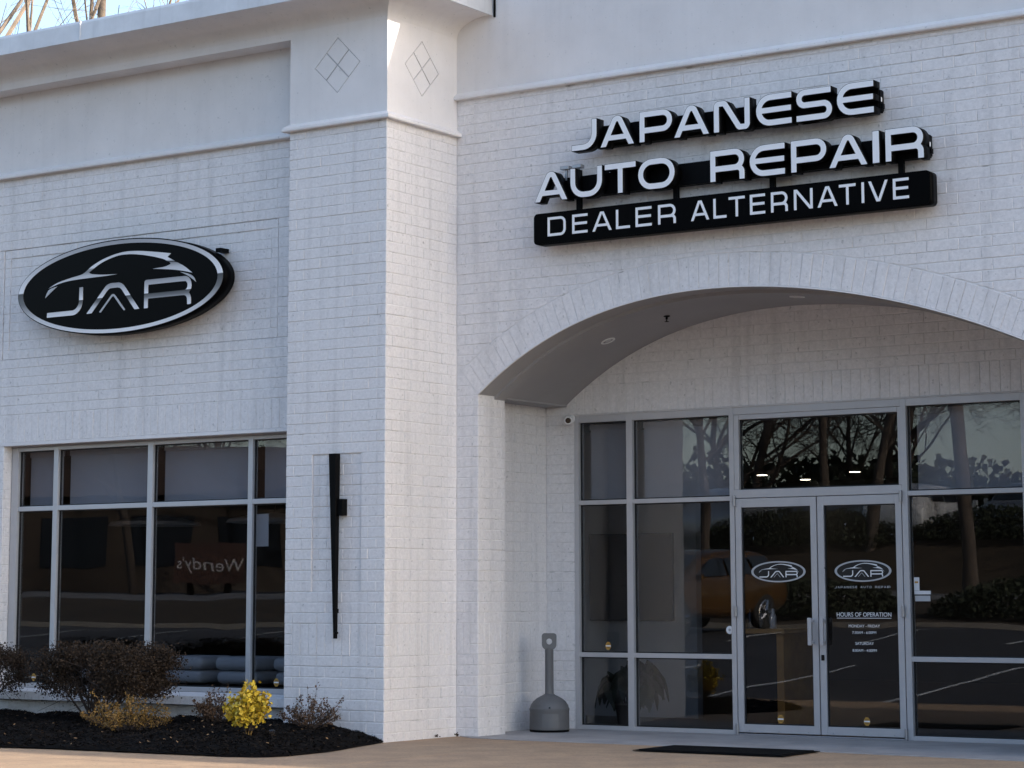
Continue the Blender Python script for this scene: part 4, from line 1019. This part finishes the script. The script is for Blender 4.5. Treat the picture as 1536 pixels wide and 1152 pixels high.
# ------------------------------------------------------------------ shrubs
def leaf_quads(P, size, up_bias=0., N=None):
    n = len(P); u = rng.normal(0, 1, (n, 3)); u[:, 2] += up_bias; u /= np.linalg.norm(u, axis=1)[:, None]
    v = np.cross(u, rng.normal(0, 1, (n, 3))); v /= np.linalg.norm(v, axis=1)[:, None]
    l = (size*rng.uniform(.6, 1.25, n))[:, None]; w = l*.42
    return np.stack([P-u*l*.5, P+v*w, P+u*l*.5, P-v*w], 1)
def box_shrub(label, c, rx, ry, h, z0, n, leaf, m, lean=0.):
    """a clipped shrub: bare stems fanning up into a flat-topped crown of small leaves with thin places"""
    root = empty('shrub', (c[0], c[1], z0), label, 'shrub', 'shrubs in the mulch bed')
    pts = []
    cl = rng.normal(0, 1, (150, 3)); cl /= np.linalg.norm(cl, axis=1)[:, None]
    cl[:, 2] = np.abs(cl[:, 2])*1.15-.45
    cl *= rng.uniform(.55, 1.0, 150)[:, None]
    cl = np.sign(cl)*np.abs(cl)**.58                              # boxier
    cl = cl[np.argsort(-cl[:, 2])]
    for k in range(150):
        q = cl[k]; s_ = 1+.35*np.clip(q[2], -.6, 0)*1.3
        ctr = np.array([c[0]+q[0]*rx*s_*.88, c[1]+q[1]*ry*s_*.88, z0+h*.60+q[2]*h*.40])
        nn = int(n/150*rng.uniform(.4, 1.5)*(1. if q[2] > -.35 else .55))
        pts.append(ctr+rng.normal(0, 1, (nn, 3))*np.array([rx*.085, ry*.10, h*.065]))
    P = np.concatenate(pts); P[:, 1] = np.minimum(P[:, 1], (DL if c[0] < -W else 0)-.02)
    P[:, 2] = np.minimum(P[:, 2], z0+h+rng.normal(0, .012, len(P)))
    quads_mesh('foliage', leaf_quads(P, leaf), m, root)['kind'] = 'stuff'
    b = MB()
    for k in range(26):
        a = rng.uniform(0, 2*math.pi); t = rng.uniform(.35, .95); e = np.array([c[0]+rx*t*math.cos(a), c[1]+ry*t*math.sin(a)*.8, z0+h*rng.uniform(.55, .93)])
        s0 = np.array([c[0]+rng.normal(0, .06)+lean, c[1]+rng.normal(0, .05), z0-.04]); mid = (s0+e)/2+np.array([0, 0, -.03])+rng.normal(0, .03, 3)
        b.tube(s0, mid, .012, .008, 5, False).tube(mid, e, .008, .003, 5, False)
        for j in range(4):
            s1 = mid+(e-mid)*rng.uniform(.1, .9); b.tube(s1, s1+rng.normal(0, 1, 3)*np.array([rx*.22, ry*.22, h*.16]), .004, .0015, 3, False)
    b.build('stem', 'twig', root)
    return root
def sprig_shrub(label, c, r, h, z0, nst, nleaf, leaf, m, spread=1., group='shrubs in the mulch bed', tall=()):
    root = empty('shrub', (c[0], c[1], z0), label, 'shrub', group); b = MB(); P = []
    for k in range(nst):
        a = rng.uniform(0, 2*math.pi); t = math.sqrt(rng.uniform(0, 1)); hh = h*(1-.55*t**2)*rng.uniform(.65, 1.05)
        if k < len(tall): a, t, hh = tall[k]; hh *= h
        e = np.array([c[0]+r*t*math.cos(a), c[1]+r*t*math.sin(a)*.8, z0+hh]); s0 = np.array([c[0]+rng.normal(0, .025), c[1]+rng.normal(0, .025), z0-.03])
        m1 = s0+(e-s0)*.5+np.array([math.cos(a), math.sin(a), 0])*r*.16*t*spread
        pts = [s0*(1-u)**2+m1*2*u*(1-u)+e*u*u for u in np.linspace(0, 1, 6)]
        for i in range(5): b.tube(pts[i], pts[i+1], .0055*(1-i/6), .0055*(1-(i+1)/6), 4, False)
        u = rng.uniform(.28, 1., nleaf)**.8; L = np.array([s0*(1-w)**2+m1*2*w*(1-w)+e*w*w for w in u]); P.append(L+rng.normal(0, leaf*.55, L.shape))
    quads_mesh('foliage', leaf_quads(np.concatenate(P), leaf, .5), m, root)['kind'] = 'stuff'
    b.build('stem', 'twig', root); return root
box_shrub('large clipped brown shrub before the middle of the shop window', (-3.05, -.55), .90, .52, .79, .125, 46000, .021, 'shrub_leaf', lean=-.1)
box_shrub('brown shrub cut off by the left edge of the picture', (-5.02, -.45), .62, .5, .80, .12, 22000, .021, 'shrub_leaf')
sprig_shrub('low spiky bronze shrub in front of the large brown shrub', (-1.98, -1.38), .50, .36, .11, 60, 46, .021, 'bronze_leaf', tall=((3.4, .75, 1.05), (.4, .85, 1.), (2.2, .5, 1.1)))
sprig_shrub('small bright yellow shrub at the front of the mulch bed', (-.50, -1.35), .235, .40, .19, 54, 34, .043, 'yellow_leaf', spread=.2)
b = MB(); yt = [o for o in bpy.data.objects if o.get('label', '').startswith('small bright yellow')][0]
for dx in (-.05, 0, .05): b.tube((-.50+dx*.3, -1.35, .09), (-.50+dx, -1.35+dx*.4, .27), .008, .005, 5)
b.build('stem', 'bronze_leaf', yt)
sprig_shrub('dull brown shrub between the large shrub and the yellow one', (-1.86, -.22), .33, .32, .15, 44, 34, .024, 'brown_leaf', tall=((1., .35, 1.15), (2.6, .5, 1.05)))
sprig_shrub('small brown shrub with two tall sprigs at the foot of the pier', (-.68, -.24), .36, .29, .14, 46, 34, .022, 'brown_leaf', tall=((3.0, .15, 1.35), (5.9, .28, 1.38), (.25, .98, .95)))
b = MB()                                                           # scraps of weed and leaf at the pier foot
for p, nm in (((.06, 1.10, .012), 'weed_tuft'), ((-.0 + .03, .80, .012), 'weed_tuft')):
    w_ = empty('weed_tuft', p, 'tiny dark weed in the corner where the pier meets the wall' if p[1] > 1 else 'tiny dark dead weed at the foot of the pier side', 'weed')
    quads_mesh('blades', leaf_quads(np.array(p)+rng.normal(0, 1, (22, 3))*np.array([.012, .012, .008])+np.array([0, 0, .012]), .020, .8), 'twig', w_)

# ------------------------------------------------------------------ inside, seen through the glass
for x, y in ((-3.62, 14.5), (-3.68, 16.1), (-2.03, 14.5)):
    t = empty('ceiling_light', (x, y, 3.24), ['left lit ceiling light seen in the glass over the doors', 'lowest lit ceiling light seen in the glass over the doors', 'right lit ceiling light seen in the glass over the doors'][0 if x == -3.62 else 1 if x == -3.68 else 2], 'ceiling light', 'lit ceiling lights inside')
    MB().lathe([(.10, -.004), (.10, .0), (.085, -.001)], (x, y, 3.236), 20).build('trim_ring', 'steel', t); MB().lathe([(.082, -.006), (.082, -.003)], (x, y, 3.236), 20).build('lens', 'lamp_glow', t)
tv = empty('wall_screen', (-.31, 5.0, 1.08), 'dark wall screen inside behind the left side lights', 'screen')
MB().box((-.86, 5.0, 1.08), (.24, 5.05, 2.06)).build('screen', 'screen_black', tv, bevel=.01); MB().box((-.5, 5.051, 1.4), (-.1, 5.085, 1.8)).build('wall_mount', 'black_metal', tv)
bpart('partition', MB().box((-2.6, 5.085, .012), (.50, 5.2, 3.24)), 'inner_brick')
dk = empty('reception_desk', (1.96, 3.7, .012), 'wooden reception desk with dark front inside the doors', 'desk')
MB().box((1.62, 3.7, .97), (2.30, 4.45, 1.02)).build('desk_top', 'desk_wood', dk, bevel=.008); MB().box((1.66, 3.76, .012), (1.74, 4.4, .969)).build('end_panel', 'desk_wood', dk); MB().box((2.18, 3.76, .012), (2.26, 4.4, .969)).build('end_panel', 'desk_wood', dk); MB().box((1.741, 3.79, .012), (2.179, 3.84, .968)).build('modesty_panel', 'black_metal', dk)
for x in (1.75, 1.88, 2.02): 
    t = empty('desk_bottle', (x, 4.0, 1.021), {1.75: 'left small item on the reception desk', 1.88: 'middle small item on the reception desk', 2.02: 'right small item on the reception desk'}[x], 'bottle', 'items on the desk'); MB().lathe([(.035, 0), (.035, .13), (.015, .16), (.015, .2)], (x, 4.0, 1.021), 14).build('bottle_body', 'white_plastic' if x > 2 else 'screen_black', t, autos=True)
pl = empty('potted_plant', (.52, 3.55, .012), 'dark leafy potted plant inside behind the lower left panes', 'plant')
MB().lathe([(.10, .0), (.13, .20), (.14, .21), (.135, .23), (.12, .22), (.11, .19)], (.52, 3.55, .012), 24).build('pot', 'pot', pl, autos=True)
b = MB(); stems = []
for k in range(12):
    a = k*.7; e = np.array([.60+.30*math.cos(a)*(.35+.65*(k % 3)/2), 3.55+.2*math.sin(a), .50+.06*(k % 4)]); b.tube((.52+.03*math.cos(a), 3.55+.03*math.sin(a), .2), e, .008, .005, 5); stems.append(e)
b.build('stem', 'twig', pl)
lm = MB()
for i, (u, w, d) in enumerate(((0, .006, 0), (.25, .035, -.01), (.5, .045, -.05), (.75, .032, -.12), (1., .004, -.22))):
    lm.v += [(u*.24, -w, d*.9), (u*.24, 0, d*.9+.012), (u*.24, w, d*.9)]
for i in range(4): lm.f += [(i*3, i*3+3, i*3+4, i*3+1), (i*3+1, i*3+4, i*3+5, i*3+2)]
lme = lm.mesh('leaf', 'plant_leaf', smooth=True)
for e in stems:
    for k in range(6):
        o = bpy.data.objects.new('leaf', lme); col.objects.link(o); o.parent = pl; o.location = Vector(e)-pl.location+Vector((0, 0, -.02*k)); o.rotation_euler = (random.gauss(0, .2), random.uniform(-.1, .7), k*1.05+random.uniform(-.4, .4)); s_ = random.uniform(.85, 1.25); o.scale = (s_, s_*1.25, s_)
CHS = [(-4.72, 'cut by the first mullion from the left'), (-3.47, 'behind the right side of the large shrub'), (-2.72, 'between the large shrub and the yellow shrub'), (-1.93, 'behind the yellow shrub, nearest the pier')]
ch0 = None
for x, wh in CHS:
    if ch0 is None:
        ch0 = ch = empty('tub_chair', (x, 1.28, .012), 'x', 'chair', 'pale tub chairs inside the shop window')
        for z0, z1, ins in ((.44, .575, .015), (.585, .725, 0.)):
            o = MB().box((-.285+ins, -.28+ins, z0), (.285-ins, .30-ins, z1)).build('back_roll', 'chair_fabric', ch, local=True, smooth=True); m_ = o.modifiers.new('bevel', 'BEVEL'); m_.width = .062; m_.segments = 5
        o = MB().box((-.27, -.25, .20), (.27, .27, .43)).build('seat_shell', 'chair_base', ch, local=True, bevel=.05)
        for sx in (-1, 1):
            for sy in (-1, 1): MB().tube((sx*.2, sy*.18, .2), (sx*.24, sy*.22, 0), .018, .012, 8).build('leg', 'chair_base', ch, local=True)
    else: ch = copy_tree(ch0); ch.location.x = x
    ch['label'] = 'pale grey rounded tub chair inside the window, '+wh
for x, wh in ((-4.70, 'left'), (-2.95, 'right')):
    t = empty('pendant_lamp', (x, 1.9, 2.15), 'wide pale pendant lamp shade inside the window, '+wh+' one of two', 'lamp', 'pendant lamps inside')
    MB().lathe([(.52, .0), (.50, .035), (.30, .075), (.06, .10), (.02, .105)], (x, 1.9, 2.16), 36).build('shade', 'lamp_white', t, autos=True); MB().tube((x, 1.9, 2.26), (x, 1.9, 3.24), .008, .008, 6).build('cord', 'black_metal', t)
nt_ = empty('paper_notice', (-1.9, .5, 1.86), 'white paper sheet taped inside the window next to the pier', 'notice'); MB().box((-2.0, YW+.055, 1.86), (-1.80, YW+.057, 2.185)).build('sheet', 'paper', nt_)

# ------------------------------------------------------------------ trees
def bare_tree(name, h, r, seed, levels=4, spread=.55, dens=1., low=.35):
    rs = np.random.default_rng(seed); T = MB(); B = MB()
    def grow(p, d, L, r, lev, mb):
        n = max(3, int(5-lev*.4)); pts = [np.array(p, float)]; dd = np.array(d, float)
        for i in range(n):
            dd = dd+rs.normal(0, .035 if lev == 0 else .09+.04*lev, 3)+np.array([0, 0, .05 if lev else .02]); dd /= np.linalg.norm(dd); pts.append(pts[-1]+dd*L/n)
        for i in range(n):
            a, b_ = r*(1-.62*i/n), r*(1-.62*(i+1)/n); mb.tube(pts[i], pts[i+1], a, b_, 7 if lev == 0 else 5 if lev == 1 else 3, False)
        if lev >= levels: return
        k = int((rs.integers(5, 8) if lev else 11)*dens)
        for j in range(k):
            t = rs.uniform(low if lev == 0 else .2, 1.); f = t*n; i = min(n-1, int(f)); q = pts[i]+(pts[i+1]-pts[i])*(f-i)
            ax_ = pts[i+1]-pts[i]; ax_ /= np.linalg.norm(ax_); w = rs.normal(0, 1, 3); w -= ax_*(w@ax_); w /= np.linalg.norm(w)
            nd = ax_*rs.uniform(.55, .9)+w*rs.uniform(spread*.8, spread*1.6); nd /= np.linalg.norm(nd)
            grow(q, nd, L*rs.uniform(.36, .58)*(1.15-.45*t if lev == 0 else 1), max(r*(1-.62*t)*rs.uniform(.38, .6), .006), lev+1, B)
    grow((0, 0, -.2), (rs.normal(0, .04), rs.normal(0, .04), 1), h, r, 0, T)
    return T.mesh('trunk', 'bark', smooth=True), B.mesh('branches', 'bark', smooth=False)
def place_tree(ms, loc, rz, s, label, group, bark=None):
    t = empty('bare_tree', loc, label, 'tree', group, rz); t.scale = (s, s, s)
    for nm, me in zip(('trunk', 'branches'), ms):
        o = bpy.data.objects.new(nm, me); col.objects.link(o); o.parent = t
        if bark: o.material_slots[0].link = 'OBJECT'; o.material_slots[0].material = M[bark]
    return t
TA = bare_tree('a', 11, .13, 3, 4, .6, 1.2, .22); TB = bare_tree('b', 12, .15, 11, 4, .75, 1.2, .2); TC = bare_tree('c', 17, .19, 21, 4, .5, .72, .5)
place_tree(TC, (-19.33, 13.18, -.16), .4, 1., 'leftmost bare tree rising behind the roof coping', 'bare trees behind the roof', 'pale_bark')
place_tree(TC, (-23.27, 17.47, -.16), 2.1, 1.12, 'pale leaning bare tree behind the coping, second from the left', 'bare trees behind the roof', 'pale_bark')
place_tree(TC, (-26.96, 21.98, -.16), 4.0, 1.12, 'slender bare tree behind the coping, rightmost of the three', 'bare trees behind the roof', 'pale_bark')
TP = [(-8.1, -27.6, 1.5, 'B', 1.25), (-12.3, -31.0, .3, 'A', 1.1), (-16.5, -30.2, 2., 'B', .9), (-5.0, -31.5, 4.4, 'A', 1.2), (-21, -33.5, 1., 'B', 1.0), (-26, -36.8, 3., 'A', 1.2), (-31.5, -40.5, 5., 'B', 1.0), (-11, -44.5, 2.6, 'A', 1.3), (-18, -46, 4., 'B', 1.2), (-25, -47.5, .7, 'A', 1.25), (-2, -45.5, 1.9, 'B', 1.2), (-36, -34, 3.6, 'A', 1.), (5, -30.5, .9, 'B', 1.1)]
WHO = ['thick bare tree by the road, reflected right of the doors', 'slim bare tree on the bank, reflected in the right door leaf', 'bare tree on the bank reflected left of the doors', 'bare tree reflected at the right edge of the shopfront', 'bare tree across the road reflected in the left side lights', 'bare tree on the upper lot reflected in the shop window', 'far bare tree beyond the red sign board', 'bare tree behind the row of parked cars, right part', 'bare tree behind the row of parked cars, middle', 'bare tree behind the row of parked cars, left part', 'bare tree behind the upper lot, far right', 'bare tree beside the restaurant', 'bare tree on the bank far right']
for (x, y, rz, k, s), w_ in zip(TP, WHO): place_tree(TA if k == 'A' else TB, (x, y, float(gh(x, y))), rz, s, w_, 'bare trees across the road')
for i in range(34):                                                # belt of bare trees beyond the upper lot
    x = -74+3.2*i+random.uniform(-1, 1); y = -50-random.uniform(0, 9)
    place_tree(TA if i % 2 else TB, (x, y, float(gh(x, y))), random.uniform(0, 6.28), random.uniform(1., 1.4), 'one of the many bare trees in the belt beyond the upper lot', 'belt of bare trees')
# far wood: one dark mass of evergreen foliage behind the upper lot
n = 90000; x = rng.uniform(-100, 40, n); y = rng.uniform(-78, -58, n)
top = 4.0+.9*np.sin(x*.13)+.7*np.sin(x*.41+1)+.5*np.sin(x*1.1); z = gh(x, y)+top*rng.uniform(0, 1, n)**.75
tag(quads_mesh('far_wood', leaf_quads(np.column_stack([x, y, z]), .40), 'evergreen'), kind='stuff')
for k, (x0, y0, rx, ry, h) in enumerate(((-4.2, -21.3, 2.2, .8, .75), (-9.2, -21.6, 2.2, .8, .7), (-13.8, -21.4, 2., .8, .8), (-14.5, -31.3, 3.2, .6, .9), (-8.5, -31.4, 2.8, .6, .9))):
    t = empty('hedge', (x0, y0, float(gh(x0, y0))), ['dark low hedge on the verge, right', 'dark low hedge on the verge, middle', 'dark low hedge on the verge, left', 'dark low hedge on the bank below the parked cars, left', 'dark low hedge on the bank below the parked cars, right'][k], 'hedge', 'hedges across the parking lot')
    q = rng.normal(0, 1, (6000, 3)); q /= np.linalg.norm(q, axis=1)[:, None]; q *= rng.uniform(.75, 1.05, 6000)[:, None]; P = np.column_stack([x0+q[:, 0]*rx, y0+q[:, 1]*ry, float(gh(x0, y0))+np.abs(q[:, 2])*h])
    quads_mesh('foliage', leaf_quads(P, .085), 'evergreen', t)

# ------------------------------------------------------------------ cars
def make_car(name, paint, L=4.6, Wd=1.85, H=1.62, hood=1.0, rear='suv'):
    root = empty(name, (0, 0, 0)); hw = Wd/2
    st = [(-L/2, .42, .62, .70, .86), (-L/2+.12, .30, .80, .92, .95), (-L/2+.8, .26, hood, hood+.02, .99), (-L/2+1.25, .26, hood+.02, hood+.05, 1.), (-L/2+2.0, .26, hood+.03, H-.06, 1.), (-L/2+2.6, .26, hood+.03, H, 1.), (L/2-1.1, .26, hood+.05, H-.02, 1.), (L/2-.45, .28, hood+.06, H-.10 if rear == 'suv' else hood+.12, .99), (L/2-.10, .32, .95, hood+.08, .96), (L/2, .45, .72, .80, .90)]
    b = MB(); n = 12
    for (y, zb, zbelt, zt, k) in st:
        w = hw*k; wt = w*(.74 if zt > hood+.25 else .90)
        pr = [(0, zb), (w*.85, zb), (w, zb+.16), (w, (zb+zbelt)/2+.05), (w*.97, zbelt), (wt, zt-.06), (wt*.8, zt), (0, zt+.01)]
        ring = pr+[(-x, z) for x, z in pr[-2:0:-1]]; b.v += [(x, y, z) for x, z in ring]; n = len(ring)
    for i in range(len(st)-1): b.f += [(i*n+k, i*n+(k+1) % n, (i+1)*n+(k+1) % n, (i+1)*n+k) for k in range(n)]
    b.f += [tuple(range(n-1, -1, -1)), tuple(range((len(st)-1)*n, len(st)*n))]
    o = b.build('body', paint, root, local=True, smooth=True); m_ = o.modifiers.new('sub', 'SUBSURF'); m_.levels = 2; m_.render_levels = 2
    zt, zb = H-.17, hood+.09
    for sx in (-1, 1):
        f = lambda y, z, e=0: (sx*(hw*(.985-.21*((z-hood)/(H-hood)))+.012+e), y, z)
        for (a0, a1, c0, c1) in ((-L/2+1.45, -L/2+2.10, -L/2+2.45, -L/2+2.45), (-L/2+2.52, -L/2+2.52, L/2-1.3, L/2-1.35), (L/2-1.22, L/2-1.27, L/2-.55, L/2-.78)):
            MB().add([f(a0, zb), f(c0, zb), f(c1, zt), f(a1, zt)], [(0, 1, 2, 3)]).build('side_window', 'car_glass', root, local=True)
        MB().add([(sx*.46, -L/2-.01, .66), (sx*.80, -L/2+.06, .68), (sx*.80, -L/2+.10, .80), (sx*.46, -L/2+.03, .78)], [(0, 1, 2, 3)]).build('headlight', 'chrome', root, local=True)
        MB().box((sx*.95-.05, -L/2+1.5, hood+.02), (sx*.95+.09*(1), -L/2+1.6, hood+.16)).build('mirror', paint, root, local=True, bevel=.02)
        for yy in (-L/2+.88, L/2-.9):
            wh = MB().lathe([(.20, -.11), (.30, -.11), (.335, -.08), (.335, .08), (.30, .11), (.20, .11)], (sx*(hw-.10), yy, .335), 28, 'x').build('wheel', 'tyre', root, local=True, autos=True)
            r = MB().lathe([(.225, 0), (.225, sx*.012), (.205, sx*.02), (.20, sx*.005)], (sx*(hw-.10)+sx*.105, yy, .335), 28, 'x')
            for k in range(5):
                t = k*2*math.pi/5; r.tube((sx*hw+sx*.02, yy+.04*math.cos(t), .335+.04*math.sin(t)), (sx*hw+sx*.012, yy+.205*math.cos(t), .335+.205*math.sin(t)), .035, .028, 6)
            r.build('rim', 'chrome', wh, local=True)
    ws = [(-.66, -L/2+1.22, hood+.07), (.66, -L/2+1.22, hood+.07), (.56, -L/2+1.98, H-.11), (-.56, -L/2+1.98, H-.11)]
    MB().add([(x, y-.03, z+.03) for x, y, z in ws], [(0, 1, 2, 3)]).build('windscreen', 'car_glass', root, local=True)
    MB().box((-.40, -L/2-.02, .50), (.40, -L/2+.02, .64)).build('grille', 'lens_black', root, local=True)
    return root
base = make_car('parked_car', 'car_orange')
def put_car(root, x, y, rz, label, paint=None):
    z = float(gh(x, y)); root.location = (x, y, z); root.rotation_euler = (0, 0, rz)
    e = .8; root.rotation_euler[0] = math.atan((float(gh(x, y+e))-float(gh(x, y-e)))/(2*e))*math.cos(rz)
    tag(root, label, 'car', 'cars parked across the lot')
    if paint:
        for ch in root.children:
            if ch.name.split('.')[0] in ('body', 'mirror'): ch.material_slots[0].link = 'OBJECT'; ch.material_slots[0].material = M[paint]
CARS = [(-17.6, -34.6, .06, 'silver car on the upper lot, leftmost of the row', 'car_silver'), (-14.9, -34.7, math.pi, 'dark car on the upper lot, second from the left of the row', 'car_dark'), (-12.1, -34.5, .03, 'white car on the upper lot, middle of the row', 'car_white'), (-9.3, -34.8, 3.1, 'silver car on the upper lot, fourth from the left of the row', 'car_silver'), (-6.4, -34.5, .0, 'dark car on the upper lot, rightmost of the row', 'car_dark'), (-24.5, -35.2, .1, 'white car standing alone on the upper lot', 'car_white')]
copies = [copy_tree(base) for _ in CARS]
put_car(base, -9.35, -16.5, math.pi+.12, 'orange car parked near the shop, reflected in the left door leaf')
for c_, (x, y, rz, lb, pt) in zip(copies, CARS): put_car(c_, x, y, rz, lb, pt)
# ------------------------------------------------------------------ across the road: sign board, restaurant, wires
sx, sy = -29.84, -30.37; zg = float(gh(sx, sy)); ang = math.atan2(-27., 31.)
sb = empty('restaurant_sign', (sx, sy, zg), 'red roadside restaurant sign board with white lettering, reflected in the shop window', 'sign', None, 0)
b = MB().box((-.97, -.12, 1.76-zg), (.97, .12, 2.88-zg)); o = b.build('sign_board', 'sign_red', sb, local=True)
MB().box((-.6, -.08, 0), (-.4, .08, 1.76-zg)).build('post', 'black_metal', sb, local=True); MB().box((.4, -.08, 0), (.6, .08, 1.76-zg)).build('post', 'black_metal', sb, local=True)
o = text_obj("Wendy's", .52, 0, 2.12-zg+zg, 0, 'vinyl_white', sb)
for v in o.data.vertices: v.co = Vector((-(v.co.x+sx), .125, v.co.z+zg-zg))
sb.rotation_euler = (0, 0, ang)
rb = empty('restaurant_building', (-44, -44, float(gh(-44, -44))), 'low tan restaurant with a brown roof across the road', 'building')
MB().box((-8, -4, -.5), (8, 4, 3.2)).build('wall', 'wall_tan', rb, local=True)
MB().add([(-8.6, -4.6, 3.2), (8.6, -4.6, 3.2), (8.6, 4.6, 3.2), (-8.6, 4.6, 3.2), (-7.2, -3.4, 5.0), (7.2, -3.4, 5.0), (7.2, 3.4, 5.0), (-7.2, 3.4, 5.0)], [(3,2,1,0),(4,5,6,7),(0,1,5,4),(1,2,6,5),(2,3,7,6),(3,0,4,7)]).build('roof', 'roof_brown', rb, local=True)
for x in (-6, -3, 0, 3, 6): MB().box((x-1.1, 3.98, .8), (x+1.1, 4.03, 2.5)).build('window', 'car_glass', rb, local=True)
rb.rotation_euler = (0, 0, ang)
for x, w_ in ((-48, 'far left'), (-18.5, 'middle'), (14, 'right')):
    z = float(gh(x, -41)); t = empty('utility_pole', (x, -41, z), 'wooden utility pole across the road, '+w_, 'pole', 'utility poles'); MB().tube((x, -41, z-.3), (x, -41, z+7.6), .15, .11, 10).build('pole', 'bark', t); MB().box((x-.05, -41.9, z+6.9), (x+.05, -40.1, z+7.02)).build('crossarm', 'bark', t)
for k, (yy, z) in enumerate(((-41.7, 9.45), (-40.3, 9.40), (-41, 8.7))):
    t = empty('power_line', (-18.5, yy, z), ['front overhead wire across the road', 'rear overhead wire across the road', 'lowest overhead wire across the road'][k], 'wire', 'overhead wires'); b = MB()
    for i in range(24):
        f = lambda u: (-48+62*u, yy, z-.45*math.sin(math.pi*((u*2) % 1.0001)))
        b.tube(f(i/24), f((i+1)/24), .035, .035, 4, False)
    b.build('wire', 'black_metal', t)
